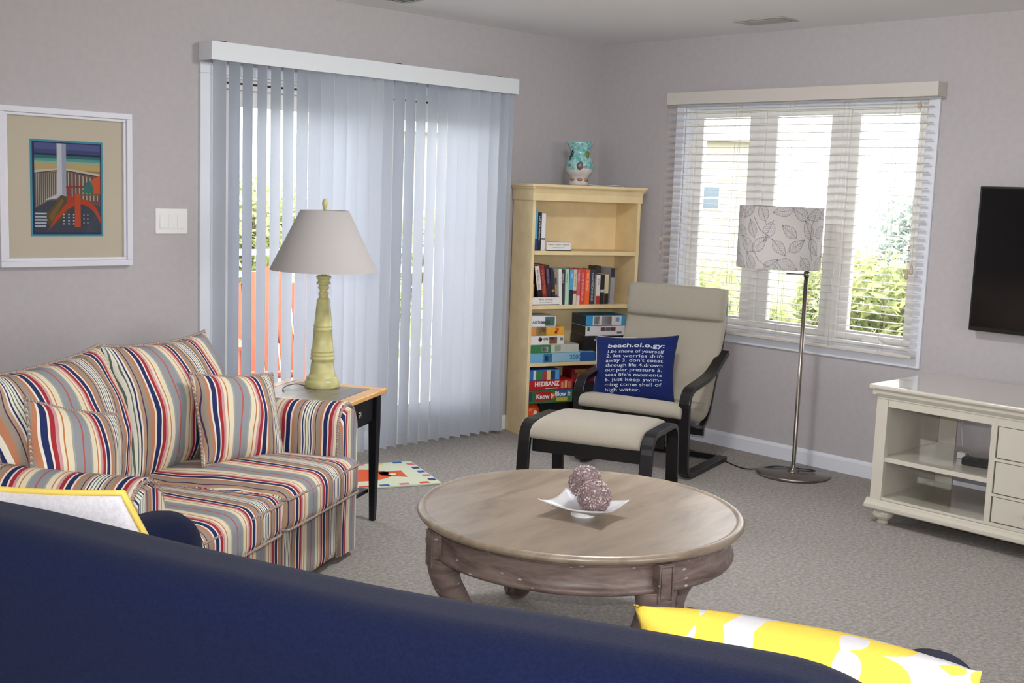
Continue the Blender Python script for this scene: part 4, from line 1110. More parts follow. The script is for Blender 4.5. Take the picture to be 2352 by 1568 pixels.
blob(vl, 'shell', R(-118), .118, .084, .020, .026, (112, 88, 90)); blob(vl, 'shell', R(-163), .035, .058, .019, .011, (162, 122, 96)); blob(vl, 'shell', R(-115), .035, .058, .018, .010, (160, 112, 100)); blob(vl, 'shell', R(-70), .035, .058, .018, .013, (166, 132, 104))
blob(vl, 'shell', R(-165), .12, .083, .010, .012, (150, 100, 84)); blob(vl, 'shell', R(-90), .115, .085, .007, .012, (150, 140, 136))
blob(vl, 'green_fish', R(-75), .185, .066, .013, .026, (112, 120, 20)); blob(vl, 'seahorse', R(-165), .19, .064, .008, .026, (20, 20, 24)); blob(vl, 'seahorse_tail', R(-170), .165, .074, .005, .016, (24, 24, 26))
bm = bmesh.new(); tube(bm, smooth_path([(.055, .02, .010), (.12, .03, .006), (.20, .035, .0035), (.29, .04, .010), (.345, .045, .004), (.365, .06, -.01)], 6), .0028, 6); obj('power_cord', bm, M_white, vl)

# ================================================================== bentwood armchair
M_poly = weave_mat('natural_cream_cotton', (158, 151, 138), (162, 155, 142), 500, .25, .15)
CHO = (-.990, -1.218, 0); CHR = R(-74.3)
ch = thing('armchair', 'cantilever bentwood armchair with cream cushion and black frame', 'chair', CHO, CHR)
side = fillet([(.60, 0, .016), (.0, 0, .016), (-.025, 0, .485), (.06, 0, .478), (.40, 0, .545), (.475, 0, .62)], [.075, .06, .03, .12], 6)
# arm: rises at its rear end
side = fillet([(.60, 0, .016), (.005, 0, .016), (-.02, 0, .475), (.33, 0, .525), (.53, 0, .635)], [.085, .085, .10], 7)
for s in (-1, 1):
    bm = bmesh.new(); strap(bm, [(p.x, p.z) for p in side], s*.31-.03, s*.31+.03, .027); obj('side_frame', bm, M_black, ch, bevel=.003)
for (y, z, nm) in ((.565, .03, 'base_rail'), (.04, .30, 'front_rail'), (.36, .20, 'rear_rail')):
    bm = bmesh.new(); box(bm, -.28, .28, y-.012, y+.012, z-.02 if nm != 'base_rail' else .006, z+.03 if nm != 'base_rail' else .036); obj(nm, bm, M_black, ch, bevel=.002)
seatp = smooth_path([(-.03, 0, .325), (.10, 0, .315), (.25, 0, .270), (.34, 0, .262), (.42, 0, .33), (.48, 0, .47), (.57, 0, .70), (.60, 0, .85), (.60, 0, .965)], 5)
for s in (-1, 1):
    bm = bmesh.new(); strap(bm, [(p.x+.03, p.z-.03) for p in seatp], s*.262-.015, s*.262+.015, .018); obj('seat_frame', bm, M_black, ch, bevel=.002)
for p in (seatp[10], seatp[24], seatp[32]):
    bm = bmesh.new(); box(bm, -.25, .25, p.x+.035, p.x+.05, p.z-.055, p.z-.015); obj('slat', bm, M_black, ch)
def slab_cushion(path, w, th, fn=None, n=26):
    """quilted slab following path (y,z) upper surface line; rounded edges"""
    bm = bmesh.new(); P = [Vector((p[0], p[1])) for p in path]; m = len(P); rings = []
    for i in range(m):
        t = (P[min(i+1, m-1)]-P[max(i-1, 0)]).normalized(); nn = Vector((-t.y, t.x))
        e = min(i, m-1-i); endf = math.sqrt(max(0.02, 1-(1-min(1, e/3.0))**2))
        ring = []
        for k in range(n):
            a = 2*PI*k/n; cx, cz = math.cos(a), math.sin(a)
            x = w/2*math.copysign(abs(cx)**.28, cx); q = th/2*math.copysign(abs(cz)**.55, cz)*endf
            if fn: q, x = fn(i/(m-1), x, q, cz)
            p = P[i]+nn*q; ring.append(bm.verts.new((x, p.x, p.y)))
        rings.append(ring)
    for i in range(m-1):
        for k in range(n): bm.faces.new((rings[i][k], rings[i][(k+1) % n], rings[i+1][(k+1) % n], rings[i+1][k])).smooth = True
    bm.faces.new(rings[0]); bm.faces.new(rings[-1])
    return bm
cp = smooth_path([(-.035, 0, .335), (-.02, 0, .375), (.06, 0, .365), (.18, 0, .325), (.29, 0, .300), (.365, 0, .34), (.42, 0, .46), (.49, 0, .62), (.545, 0, .76), (.565, 0, .83)], 4)
bm = slab_cushion([(p.x, p.z) for p in cp], .60, .075); cu_ = obj('seat_cushion', bm, M_poly, ch)
hp = smooth_path([(.548, 0, .800), (.546, 0, .86), (.555, 0, .93), (.570, 0, .982)], 5)
bm = slab_cushion([(p.x, p.z) for p in hp], .59, .125); obj('headrest', bm, M_poly, ch)
bm = bmesh.new()
for (f, sgn) in ((.55, 1),):
    p = cp[int(f*len(cp))]; tube(bm, [(-.29, p.x-.036, p.z+.028), (.29, p.x-.036, p.z+.028)], .0022, 5)
obj('seam', bm, mat('cream_seam', (150, 138, 116), .9), cu_)

# navy text pillow on the armchair
M_navyp = weave_mat('navy_canvas_pillow', (20, 31, 80), (26, 38, 92), 500, .3, .05)
PW, PH, PT = .485, .385, .14
CM = Matrix.Translation(CHO) @ Matrix.Rotation(CHR, 4, 'Z')
PLOC = CM @ Vector((-.088, .205, .533)); PROT = (R(-22), R(-5), CHR+R(8))
bm, pedge = pillow_bm(PW, PH, PT, 26, .08, 11, .010, .5)
pil = obj('throw_pillow', bm, M_navyp, None, loc=PLOC, rot=PROT); tag(pil, 'navy blue pillow with white beach.ol.o.gy lettering leaning on the armchair', 'pillow')
def psurf(x, z):
    u = x/(PW/2); v = z/(PH/2)
    for _ in range(4):
        u = x/(PW/2)/(1-.08*(1-v*v)*u*u); v = z/(PH/2)/(1-.08*(1-u*u)*v*v)
    u = max(-.999, min(.999, u)); v = max(-.999, min(.999, v))
    th = PT/2*((1-u*u)*(1-v*v))**.5+.010*noise.noise(Vector((x*9+11, z*9, -3.1+11)))
    return (x, -th-.0022, z)
M_letter = mat('faded_white_print', (190, 200, 206), .9)
lines = [('beach.ol.o.gy:', .035, 1), ('1.be shore of yourself', .0262, 0), ('2. let worries drift', .0262, 0), ("away 3. don't coast", .0262, 0), ('through life 4.drown', .0262, 0), ('out pier pressure 5.', .0262, 0), ("seas life's moments", .0262, 0), ('6. just keep swim-', .0262, 0), ('ming come shell of', .0262, 0), ('high water.', .0262, 0)]
zz = .108
for i, (s, sz, bd) in enumerate(lines):
    tb = text_bm(s, sz, bold=.0006 if bd else .0001)
    L = max(v.co.x for v in tb.verts); tgt = .325 if i < 9 else .205; k = tgt/L
    es = [e for e in tb.edges if e.calc_length() > .006]
    bmesh.ops.subdivide_edges(tb, edges=es, cuts=1); bmesh.ops.triangulate(tb, faces=tb.faces[:])
    for v in tb.verts: v.co = Vector(psurf(-.15+v.co.x*k, zz+v.co.z))
    obj('lettering', tb, M_letter, pil, recalc=False)
    zz -= .033 if i == 0 else .0268
bm = bmesh.new(); tube(bm, [(a, 0, b) for a, b in pedge[60:90]], .002, 5); obj('zip_edge', bm, M_paper, pil)

# ================================================================== footstool
SO = (-1.516, -1.476, 0); SR = R(-66.5)
fs = thing('footstool', 'matching cream-cushioned black bentwood footstool in front of the armchair', 'footstool', SO, SR)
ft = fillet([(-.285, 0, .0), (-.245, 0, .385), (.20, 0, .372), (.235, 0, .0)], [.085, .085], 7)
for s in (-1, 1):
    bm = bmesh.new(); strap(bm, [(p.x, p.z) for p in ft], s*.305-.03, s*.305+.03, .025); obj('side_frame', bm, M_black, fs, bevel=.003)
for y in (-.215, .165):
    bm = bmesh.new(); box(bm, -.276, .276, y-.011, y+.011, .245, .325); obj('cross_rail', bm, M_black, fs, bevel=.002)
def stoolw(t, x, q, cz): return q+(.012*math.sin(t*PI) if cz > 0 else 0), x
sp_ = smooth_path([(-.262, 0, .318), (-.255, 0, .345), (-.20, 0, .362), (-.08, 0, .366), (.06, 0, .366), (.16, 0, .362), (.22, 0, .345)], 5)
bm = slab_cushion([(p.x, p.z) for p in sp_], .545, .06, stoolw); obj('cushion', bm, M_poly, fs)

# ================================================================== floor lamp
fl = thing('floor_lamp', 'floor lamp with leaf-print drum shade and round steel base', 'lamp', (-.284, -1.796, 0))
vdir = Vector((.85, .53, 0)).normalized(); ldir = Vector((-vdir.y, vdir.x, 0))   # across the room
bm = bmesh.new(); lathe(bm, [(0, 0), (.192, 0), (.198, .004), (.198, .014), (.194, .018), (0, .0185)], 64, cap=False); obj('base', bm, M_steel, fl)
bm = bmesh.new(); lathe(bm, [(.034, .018), (.032, .022), (.022, .028), (.014, .040), (.0115, .06), (.0115, 1.14), (.0, 1.14)], 24, cap=False); obj('pole', bm, M_steel, fl)
bm = bmesh.new()
pt = Vector((0, 0, 1.10)); tube(bm, [pt, pt-ldir*0+ldir*.105], .0035, 8); tube(bm, [Vector((0, 0, 1.085)), Vector((0, 0, 1.115))], .015, 12); obj('switch_arm', bm, M_steel, fl)
SC = ldir*.152; SRD = .222
bm = bmesh.new(); lathe(bm, [(SRD, 1.128), (SRD, 1.455), (SRD-.002, 1.455), (SRD-.002, 1.128), (SRD, 1.128)], 72, SC.x, SC.y, cap=False)
M_dshade = translucent('drum_shade_cotton', (202, 198, 196), .16, .9, (230, 222, 214))
sh = obj('lamp_shade', bm, M_dshade, fl)
for z in (1.13, 1.453):
    bm = bmesh.new(); tube(bm, [(SC.x+(SRD-.0035)*math.cos(2*PI*k/48), SC.y+(SRD-.0035)*math.sin(2*PI*k/48), z) for k in range(48)], .003, 6, close=True); obj('shade_ring', bm, M_steel, sh)
bm = bmesh.new()
for k in range(3):
    a = k*2*PI/3+.4; tube(bm, [(SC.x, SC.y, 1.17), (SC.x+SRD*.98*math.cos(a), SC.y+SRD*.98*math.sin(a), 1.16)], .002, 5)
tube(bm, [Vector((0, 0, 1.135)), SC+Vector((0, 0, 1.17))], .006, 8); obj('shade_spider', bm, M_steel, sh)
bm = bmesh.new(); lathe(bm, [(0, 1.17), (.018, 1.172), (.018, 1.21), (.03, 1.25), (.03, 1.27), (.016, 1.29), (0, 1.294)], 18, SC.x, SC.y, cap=False); obj('bulb', bm, M_white, sh)
# leaf drawing on the shade
M_line = mat('leaf_ink', (118, 116, 128), .9)
bm = bmesh.new()
def cyl(s, z, off=.0012):
    a = a_front+s/SRD; return Vector((SC.x+(SRD+off)*math.cos(a), SC.y+(SRD+off)*math.sin(a), z))
cam_dir = (Vector((-5.752, -5.2055, 0))-Vector((-.284+SC.x, -1.796+SC.y, 0))).normalized(); a_front = math.atan2(cam_dir.y, cam_dir.x)
def ink(pts, w=.0011):
    """flat ribbon on the shade surface from 2D points"""
    P = [Vector(p) for p in pts]
    L_, R_ = [], []
    for i, p in enumerate(P):
        t = (P[min(i+1, len(P)-1)]-P[max(i-1, 0)]).normalized(); n = Vector((-t.y, t.x))*w
        a, b = p+n, p-n
        for q in (a, b): q.y = max(1.1285, min(1.4545, q.y))
        L_.append(bm.verts.new(cyl(a.x, a.y))); R_.append(bm.verts.new(cyl(b.x, b.y)))
    for i in range(len(P)-1):
        try: bm.faces.new((L_[i], L_[i+1], R_[i+1], R_[i]))
        except ValueError: pass
def leaf(s, z, ang, L, W=.30):
    L *= 1.32
    c, sn = math.cos(ang), math.sin(ang)
    def T(a, b): return (s+a*c-b*sn, z+a*sn+b*c)
    prof = lambda t: W*L*math.sin(PI*t**.8)*(1-.25*t)
    for sg in (-1, 1): ink([T(L*k/14, sg*prof(k/14)) for k in range(15)], .0009)
    ink([T(-L*.12, 0), T(L*.5, 0), T(L, 0)], .0009)
    for k in range(1, 9):
        t0 = k/10; t1 = min(.98, t0+.16)
        for sg in (-1, 1): ink([T(L*t0, 0), T(L*(t0+t1)/2, sg*prof(t1)*.55), T(L*t1, sg*prof(t1)*.96)], .0005)
# s grows to the right of the picture (towards smaller angle): mirror with -s
def Lf(px, pz, a, L): leaf(px, pz, a, L)
rl_ = random.Random(4)
lay = []
for row, zc in enumerate((1.425, 1.335, 1.245, 1.155)):
    for k in range(14):
        lay.append((-.70+.1*k+(.05 if row % 2 else 0)+rl_.uniform(-.012, .012), zc+rl_.uniform(-.012, .012), rl_.choice((35, 60, 115, 150, 200, 235, 300, 330))+rl_.uniform(-12, 12), rl_.uniform(.075, .092)))
for (s, z, a, L) in lay:
    c_, s_ = math.cos(R(a)), math.sin(R(a)); leaf(s-c_*L*.6, z-s_*L*.6, R(a), L)
ink([(-.02, 1.27), (-.07, 1.31), (-.11, 1.335), (-.15, 1.40)], .0016); ink([(.0, 1.14), (-.06, 1.145), (-.11, 1.175), (-.14, 1.23)], .0014); ink([(.20, 1.42), (.175, 1.36), (.17, 1.28), (.19, 1.18)], .0012)
obj('leaf_print', bm, M_line, sh, recalc=False)
bm = bmesh.new(); tube(bm, smooth_path([(-.01, .0, .024), (.06, -.09, .03), (.10, -.06, .024), (.06, .05, .022), (.0, .13, .022), (-.12, .22, .006), (-.05, .45, .004), (.02, .75, .004), (.09, 1.1, .004), (.15, 1.4, .004)], 6), .0033, 6)
obj('power_cord', bm, M_plastic, fl)

# ================================================================== media console
M_cons = mat('antique_white_lacquer', (200, 195, 182), .14, var=.015, vscale=6, coat=1)
CZ = .66; cn = thing('media_console', 'antique-white media console with open shelves against the window wall', 'cabinet', (-.80, -2.545, 0), -PI/2)
# local: x to the right along the wall (world -y), y towards the wall (world +x)
CWd, CDp = 1.75, .58
bm = bmesh.new()
prism(bm, [(CDp, .66), (-.028, .66), (-.034, .654), (-.034, .644), (-.027, .638), (-.022, .634), (-.020, .620), (-.010, .606), (-.006, .602), (-.006, .594), (CDp, .594)], 'x', -.006, CWd)
box(bm, -.032, 0, -.034, CDp, .640, .66); box(bm, -.020, 0, -.022, CDp, .612, .640)
obj('top', bm, M_cons, cn, bevel=.003)
bm = bmesh.new(); box(bm, 0, .035, .0, CDp-.0, .105, .594); box(bm, -.004, .052, -.004, .03, .105, .594); obj('side_panel', bm, M_cons, cn, bevel=.002)
bm = bmesh.new(); box(bm, CWd-.035, CWd, 0, CDp, .105, .594); obj('side_panel', bm, M_cons, cn, bevel=.002)
bm = bmesh.new(); prism(bm, [(CDp, .118), (.0, .118), (-.008, .113), (-.010, .106), (-.020, .098), (-.024, .094), (-.024, .078), (-.018, .072), (CDp, .072)], 'x', -.022, CWd)
bm2 = None
obj('base', bm, M_cons, cn, bevel=.002)
bm = bmesh.new(); box(bm, .053, .57, -.003, .02, .560, .594); box(bm, .540, .566, -.003, .02, .119, .560); box(bm, .053, .54, -.003, .02, .119, .132); obj('face_frame', bm, M_cons, cn, bevel=.0015)
bm = bmesh.new(); box(bm, .541, .565, .02, CDp, .119, .594); obj('divider', bm, M_cons, cn)
bm = bmesh.new(); box(bm, .036, .540, .004, CDp-.02, .300, .322); obj('shelf', bm, M_cons, cn, bevel=.0015)
bm = bmesh.new(); box(bm, .036, .540, .021, CDp-.02, .1185, .124); obj('bottom_shelf', bm, M_cons, cn)
bm = bmesh.new(); box(bm, .036, .125, CDp-.018, CDp-.004, .117, .594); box(bm, .460, .540, CDp-.018, CDp-.004, .117, .594); box(bm, .125, .46, CDp-.018, CDp-.004, .560, .594); obj('back_stile', bm, M_cons, cn)
zs = [(.418, .560), (.262, .405), (.135, .250)]
for k, (z0, z1) in enumerate(zs):
    bm = bmesh.new(); box(bm, .572, 1.10, -.001, .018, z0+.003, z1-.003); d = obj('drawer', bm, M_cons, cn, bevel=.002)
    bm = bmesh.new(); lathe(bm, [(0, 0), (.008, 0), (.006, .012), (.015, .020), (.013, .026), (0, .028)], 20, cap=False); obj('knob', bm, M_steel, d, loc=(.735, -.001, (z0+z1)/2), rot=(R(90), 0, 0))
bm = bmesh.new()
for (z0, z1) in ((.405, .418), (.250, .262)): box(bm, .566, 1.11, -.003, .02, z0, z1)
box(bm, 1.10, 1.14, -.003, .02, .105, .594); box(bm, .57, 1.10, -.003, .02, .560, .594); box(bm, .566, 1.10, -.003, .02, .119, .135); obj('drawer_frame', bm, M_cons, cn)
bm = bmesh.new(); box(bm, 1.142, 1.713, -.001, .02, .12, .593); obj('door', bm, M_cons, cn, bevel=.003)
for (x, y) in ((.045, .045), (CWd-.05, .045), (.045, CDp-.06), (CWd-.05, CDp-.06)):
    bm = bmesh.new(); lathe(bm, [(0, 0), (.026, 0), (.028, .006), (.024, .014), (.030, .020), (.048, .034), (.053, .048), (.048, .062), (.040, .072), (0, .0725)], 28, x, y, cap=False); obj('bun_foot', bm, M_cons, cn)
NM = Matrix.Translation((-.80, -2.545, 0)) @ Matrix.Rotation(-PI/2, 4, 'Z')
ps = thing('power_strip', 'black power strip lying on the console shelf', 'power strip', NM @ Vector((.415, .20, .3225)), -PI/2+R(8))
bm = bmesh.new(); box(bm, -.075, .16, -.028, .028, 0, .036); obj('housing', bm, M_plastic, ps, bevel=.006)
bm = bmesh.new(); tube(bm, smooth_path([(.06, .03, .02), (.10, .06, .03), (.16, .10, .05)], 5), .004, 6); obj('cable', bm, M_plastic, ps)
ad_ = thing('power_adapter', 'small white plug adapter on the console shelf', 'adapter', NM @ Vector((.285, .30, .3225)), -PI/2)
bm = bmesh.new(); box(bm, -.020, .020, -.016, .016, 0, .030); obj('housing', bm, M_white, ad_, bevel=.003)
bm = bmesh.new(); box(bm, .0205, .028, -.010, .010, .006, .022); obj('plug_face', bm, mat('clear_grey', (150, 150, 158), .3), ad_)
bm = bmesh.new(); tube(bm, smooth_path([(.0, .02, .3), (.001, .015, .2), (-.004, .018, .1), (.012, .01, .004)], 5), .0025, 6)
o = obj('cable', bm, M_white, None, loc=NM @ Vector((.17, .515, .3235)), rot=(0, 0, -PI/2)); tag(o, 'thin white cable hanging behind the upper shelf of the console', 'cable')
bm = bmesh.new(); box(bm, 0, .22, 0, .1, .0, .006); box(bm, .0, .008, .04, .05, .006, .06)
o = obj('set_top_box', bm, M_plastic, None, loc=NM @ Vector((.80, .20, .6605)), rot=(0, 0, -PI/2), bevel=.002); tag(o, 'edge of a small black device standing on top of the console', 'device')

# television
tv = thing('television', 'black flat-screen television mounted on the wall above the console', 'television', (-.04, -3.21, .88))
bm = bmesh.new(); box(bm, -.035, .0, -.60, .60, 0, .714); obj('housing', bm, M_plastic, tv, bevel=.004)
bm = bmesh.new(); box(bm, -.0375, -.0352, -.588, .588, .022, .704); obj('screen', bm, mat('tv_screen', (4, 4, 6), .12), tv)
bm = bmesh.new(); box(bm, .0005, .04, -.2, .2, .2, .5); obj('wall_mount', bm, M_plastic, tv)

# ================================================================== picture, switch, vents, rug
pf = thing('framed_picture', 'white-framed beach porch print on the left wall', 'picture', (-3.548, 0, 1.426))
W2, H2 = .302, .349
def ring(bm, w, h, t, y0, y1):
    box(bm, -w, w, y0, y1, h-t, h); box(bm, -w, w, y0, y1, -h, -h+t); box(bm, -w, -w+t, y0, y1, -h+t, h-t); box(bm, w-t, w, y0, y1, -h+t, h-t)
bm = bmesh.new(); ring(bm, W2, H2, .026, -.032, -.001); ring(bm, W2-.026, H2-.026, .013, -.022, -.001); obj('frame', bm, mat('white_frame_paint', (222, 222, 232), .35), pf, bevel=.0025)
bm = bmesh.new(); box(bm, -W2+.035, W2-.035, -.008, -.002, -H2+.035, H2-.035); obj('mat_board', bm, mat('cream_mat_board', (214, 204, 184), .85), pf)
bm = bmesh.new(); box(bm, -W2+.036, W2-.036, -.014, -.012, -H2+.036, H2-.036); obj('glass', bm, M_glass, pf)
# artwork, built as flat painted shapes (unit square 0..1 inside the print)
AX0, AX1, AZ0, AZ1 = -.163, .168, -.214, .212
bm = bmesh.new(); box(bm, AX0, AX1, -.0095, -.0081, AZ0, AZ1); pr = obj('print_border', bm, mat('teal_border', (70, 156, 176), .8), pf)
bm = bmesh.new(); box(bm, AX0+.009, AX1-.009, -.0105, -.0096, AZ0+.009, AZ1-.009); obj('inner_border', bm, mat('navy_border', (28, 44, 92), .8), pr)
px0, px1, pz0, pz1 = AX0+.018, AX1-.014, AZ0+.018, AZ1-.014
pal = {}; mats_ = []
def pc(c):
    if c not in pal: pal[c] = len(mats_); mats_.append(paint(c, .8))
    return pal[c]
bm = bmesh.new(); lay_y = [-.0107]
def poly(pts, c, step=True):
    if step: lay_y[0] -= .000012
    f = bm.faces.new([bm.verts.new((px0+(px1-px0)*a, lay_y[0], pz0+(pz1-pz0)*b)) for a, b in pts]); f.material_index = pc(c)
def rect(a0, a1, b0, b1, c): poly([(a0, b0), (a1, b0), (a1, b1), (a0, b1)], c)
rect(0, 1, .93, 1, (84, 94, 146)); rect(0, 1, .885, .93, (62, 74, 128)); rect(0, 1, .865, .885, (26, 38, 70)); rect(0, 1, .83, .865, (46, 112, 116)); rect(0, 1, .80, .83, (92, 162, 156)); rect(0, 1, .775, .80, (156, 182, 160)); rect(0, 1, .70, .775, (196, 172, 116)); rect(0, 1, .60, .70, (162, 134, 74))
rect(0, 1, 0, .66, (110, 96, 92))
rect(0, 1, 0, .36, (62, 68, 84))
poly([(0, .27), (.33, .40), (.33, .68), (0, .66)], (104, 94, 84)); poly([(.45, .38), (1, .30), (1, .64), (.45, .69)], (112, 84, 78))
for k in range(11):
    a = .02+k*.03; b = .285+k*.0125
    poly([(a, b), (a+.011, b), (a+.011, .665), (a, .665)], (176, 170, 156))
for k in range(9):
    a = .50+k*.056; poly([(a, .36), (a+.016, .36), (a+.016, .675-k*.008), (a, .68-k*.008)], (186, 178, 160))
poly([(0, .665), (.36, .705), (.38, .725), (0, .695)], (200, 198, 196)); poly([(0, .655), (.38, .698), (.38, .705), (0, .665)], (58, 50, 48))
poly([(.45, .705), (1, .645), (1, .67), (.47, .725)], (200, 198, 196)); poly([(.45, .695), (1, .635), (1, .645), (.45, .705)], (52, 44, 44))
rect(.335, .41, .42, 1, (202, 204, 214)); rect(.41, .475, .40, 1, (164, 168, 184))
for k in range(6): poly([(.16+k*.03, .36-.0+k*.012), (.34+k*.012, .385+k*.008), (.34+k*.012, .392+k*.008), (.16+k*.03, .372+k*.012)], (196, 200, 210))
for k in range(5): rect(0, .16+.01*k, .06+.035*k, .078+.035*k, (190, 196, 208))
poly([(.16, .20), (.40, .42), (.52, .40), (.58, .30), (.36, .12), (.22, .05)], (92, 78, 40)); poly([(.20, .18), (.40, .38), (.44, .36), (.25, .12)], (124, 96, 48))
poly([(.20, .02), (.36, .16), (.50, .27), (.66, .33), (.80, .30), (.92, .22), (1, .10), (1, .18), (.93, .29), (.80, .37), (.64, .39), (.46, .32), (.30, .17)], (184, 66, 28))
poly([(.80, .55), (.90, .62), (1, .66), (1, .44), (.92, .42)], (204, 92, 44)); poly([(.47, .50), (.75, .51), (.75, .53), (.47, .525)], (150, 50, 34)); poly([(.48, .36), (.54, .36), (.52, .51), (.48, .51)], (166, 44, 34)); poly([(.48, .32), (.60, .34), (.60, .40), (.50, .42)], (176, 60, 40))
poly([(.72, .47), (.78, .57), (.85, .59), (.90, .50), (.88, .45), (.74, .45)], (52, 118, 110)); poly([(.60, .435), (1, .445), (1, .425), (.60, .415)], (116, 96, 60)); rect(.60, .69, .06, .44, (198, 76, 32))
for k in range(3):
    for q in range(4): rect(.42+.075*k, .445+.075*k, .09+.035*q, .105+.035*q, (196, 200, 206))
for k in range(2):
    for q in range(3): rect(.73+.06*k, .75+.06*k, .10+.045*q, .115+.045*q, (160, 168, 180))
obj('artwork', bm, mats_, pr, recalc=False)

sw = thing('light_switch', 'white three-gang rocker switch plate beside the picture', 'switch', (-3.036, 0, 1.283))
bm = bmesh.new(); box(bm, -.083, .083, -.006, -.0005, -.060, .060); obj('plate', bm, M_white, sw, bevel=.002)
for k in (-1, 0, 1):
    bm = bmesh.new(); prism(bm, [(-.0065, -.033), (-.0065, .033), (-.0085, .033), (-.011 if k else -.0075, -.033)], 'x', k*.046-.0165, k*.046+.0165); obj('rocker', bm, M_white, sw, bevel=.001)
M_vent = mat('vent_enamel', (176, 176, 172), .5)
def vent(label, loc, w, d):
    v = thing('ceiling_vent', label, 'vent', loc, 0, 'ceiling vents')
    bm = bmesh.new(); t = .022
    for x0, x1, y0, y1 in ((-w, w, -d, -d+t), (-w, w, d-t, d), (-w, -w+t, -d+t, d-t), (w-t, w, -d+t, d-t)): box(bm, x0, x1, y0, y1, -.006, -.0005)
    obj('frame', bm, M_vent, v, bevel=.002)
    bm = bmesh.new(); box(bm, -w+t, w-t, -d+t, d-t, -.001, -.0004); obj('backing', bm, paint((70, 66, 62)), v)
    bm = bmesh.new(); n = 9
    for k in range(n):
        x = -w+t+(2*w-2*t)*(k+.5)/n; box(bm, x-.0015, x+.0015, -d+t, d-t, -.012, -.0012, M=Matrix.Translation((x, 0, 0)) @ Matrix.Rotation(R(35), 4, 'Y') @ Matrix.Translation((-x, 0, 0)))
    obj('louvres', bm, M_vent, v)
vent('rectangular ceiling vent near the window wall', (-.362, -1.487, H), .082, .158)
vent('second ceiling vent cut off by the top edge of the picture, near the left wall', (-2.02, -.36, H), .16, .082)

# rug by the door: a woven mat with fish pattern
rg = thing('rug', 'small bright mat with orange fish pattern on the carpet beside the end table', 'rug', (-2.26, -.47, 0), R(-20))
bm = bmesh.new(); prism(bm, [(-.38, -.24), (.38, -.24), (.38, .24), (-.38, .24)], 'z', 0.0, .010); obj('mat_body', bm, mat('mat_mint', (214, 222, 196), .95, bump=.3), rg, bevel=.003)
def flat(poly_, c, nm, z=.0112):
    bm = bmesh.new(); prism(bm, poly_, 'z', .0102, z); obj(nm, bm, paint(c, .9), rg)
el = lambda cx, cy, a, b, n=24: [(cx+a*math.cos(2*PI*k/n), cy+b*math.sin(2*PI*k/n)) for k in range(n)]
flat(el(.02, .0, .17, .12), (222, 88, 40), 'orange_fish'); flat([(.13, -.03), (.25, -.09), (.26, .05), (.13, .04)], (222, 88, 40), 'fish_tail'); flat(el(.19, -.02, .02, .018), (236, 226, 200), 'fish_spot', .0125)
flat([(-.30, .2), (-.12, .23), (-.1, .17), (-.28, .15)], (54, 84, 160), 'blue_patch')
for k in range(7):
    x0 = -.36+.105*k; flat([(x0, .205), (x0+.05, .205), (x0+.05, .235), (x0, .235)], ((38, 92, 170), (214, 110, 130), (240, 200, 60))[k % 3], 'border_patch'); flat([(x0, -.235), (x0+.05, -.235), (x0+.05, -.205), (x0, -.205)], ((214, 80, 50), (38, 92, 170), (214, 110, 130))[k % 3], 'border_patch')
for k in range(5):
    y0 = -.19+.085*k; flat([(.335, y0), (.372, y0), (.372, y0+.04), (.335, y0+.04)], ((40, 60, 120), (206, 110, 130), (38, 92, 170))[k % 3], 'border_patch')

# ================================================================== light + camera
w = bpy.data.worlds.new('hazy_sky'); scene.world = w; w.use_nodes = True
bg = w.node_tree.nodes['Background']; bg.inputs['Color'].default_value = (.985, .98, 1.0, 1); bg.inputs['Strength'].default_value = 9
def portal(name, loc, rot, sx, sy):
    l = bpy.data.lights.new(name, 'AREA'); l.shape = 'RECTANGLE'; l.size = sx; l.size_y = sy; l.cycles.is_portal = True
    o = bpy.data.objects.new(name, l); COL.objects.link(o); o.location = loc; o.rotation_euler = rot
portal('door_portal', (-1.86, .16, 1.0), (R(-90), 0, 0), 1.88, 2.0)
portal('window_portal', (.16, -1.49, 1.36), (R(90), 0, R(90)), 1.57, 1.33)
portal('front_portal', ((a0+a1)/2, YF-.16, 1.475), (R(90), 0, 0), a1-a0, 1.35)
portal('rear_portal', (XR-.16, (b0+b1)/2, 1.475), (R(90), 0, R(-90)), b1-b0, 1.35)
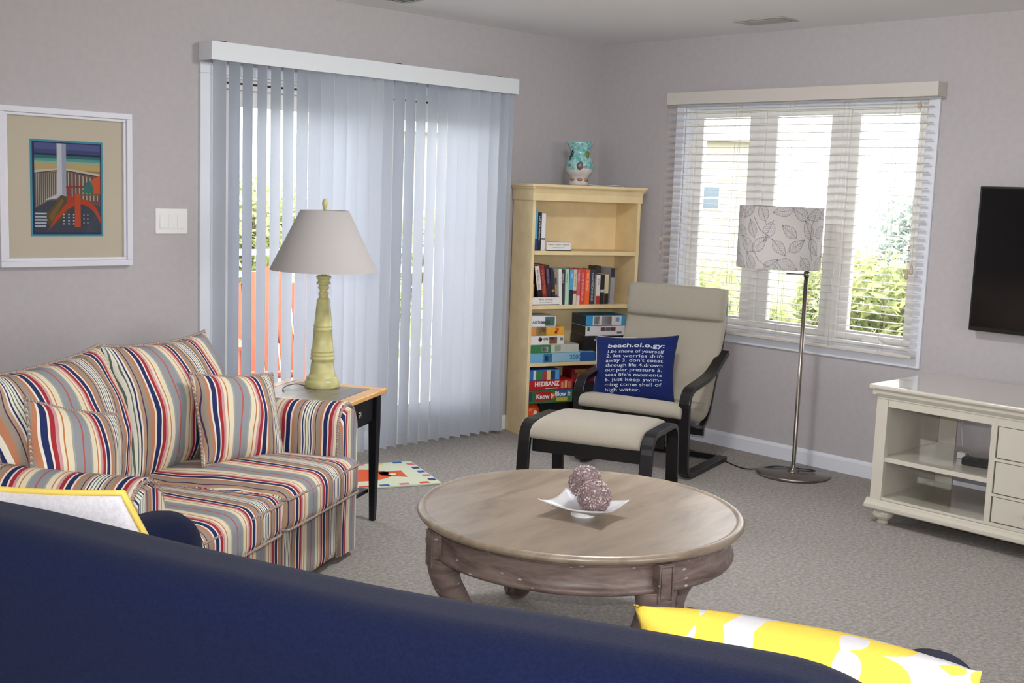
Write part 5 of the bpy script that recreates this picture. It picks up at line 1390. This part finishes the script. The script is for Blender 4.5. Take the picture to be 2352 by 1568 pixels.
# invented globe light, out of frame, added to brighten walls and ceiling
cl_ = thing('fill_lamp', 'invented globe light under the ceiling, added to brighten the room', 'lamp', (-2.3, -2.3, H))
bm = bmesh.new(); lathe(bm, [(0, -.025), (.07, -.022), (.075, -.001), (0, -.001)], 24, cap=False); obj('canopy', bm, M_steel, cl_)
m_, nt_g, b_g = nodes('fill_globe'); b_g.inputs['Emission Color'].default_value = (1, .985, .975, 1); b_g.inputs['Emission Strength'].default_value = 122
bm = bmesh.new(); lathe(bm, [(.0, -.165), (.06, -.158), (.13, -.125), (.15, -.085), (.13, -.045), (.08, -.026), (0, -.0255)], 32, cap=False); obj('globe', bm, m_, cl_)
# camera flash, just above the lens
fl_ = bpy.data.lights.new('camera_flash', 'AREA'); fl_.shape = 'RECTANGLE'; fl_.size = .06; fl_.size_y = .035; fl_.energy = 58; fl_.color = (1, .97, .93)
Cp = Vector((-5.752194667578279, -5.205539874041794, 1.493651352229242))
r_ = Vector((0.7222336261102656, -0.6907000785418995, 0.036221413802207274)); u_ = Vector((0.06336751716937375, 0.11822818126439061, 0.9909624891602625)); f_ = Vector((0.6887402609717296, 0.7134111708244609, -0.12915631714889422))
def cam_matrix(loc):
    M = Matrix.Identity(4)
    for i in range(3): M[i][0] = r_[i]; M[i][1] = u_[i]; M[i][2] = -f_[i]; M[i][3] = loc[i]
    return M
fo = bpy.data.objects.new('camera_flash', fl_); COL.objects.link(fo); fo.matrix_world = cam_matrix(Cp+u_*.12)
cd = bpy.data.cameras.new('camera'); cd.sensor_width = 36; cd.lens = 40.96289; cd.clip_start = .05; cd.clip_end = 200
co = bpy.data.objects.new('camera', cd); COL.objects.link(co); co.matrix_world = cam_matrix(Cp)
scene.camera = co
scene.view_settings.view_transform = 'Standard'; scene.view_settings.look = 'None'; scene.view_settings.gamma = 1; scene.view_settings.use_curve_mapping = False
scene.view_settings.exposure = 0.0
scene.cycles.max_bounces = 10; scene.cycles.diffuse_bounces = 5; scene.cycles.transmission_bounces = 8; scene.cycles.transparent_max_bounces = 16
scene.cycles.sample_clamp_indirect = 6; scene.cycles.use_denoising = True
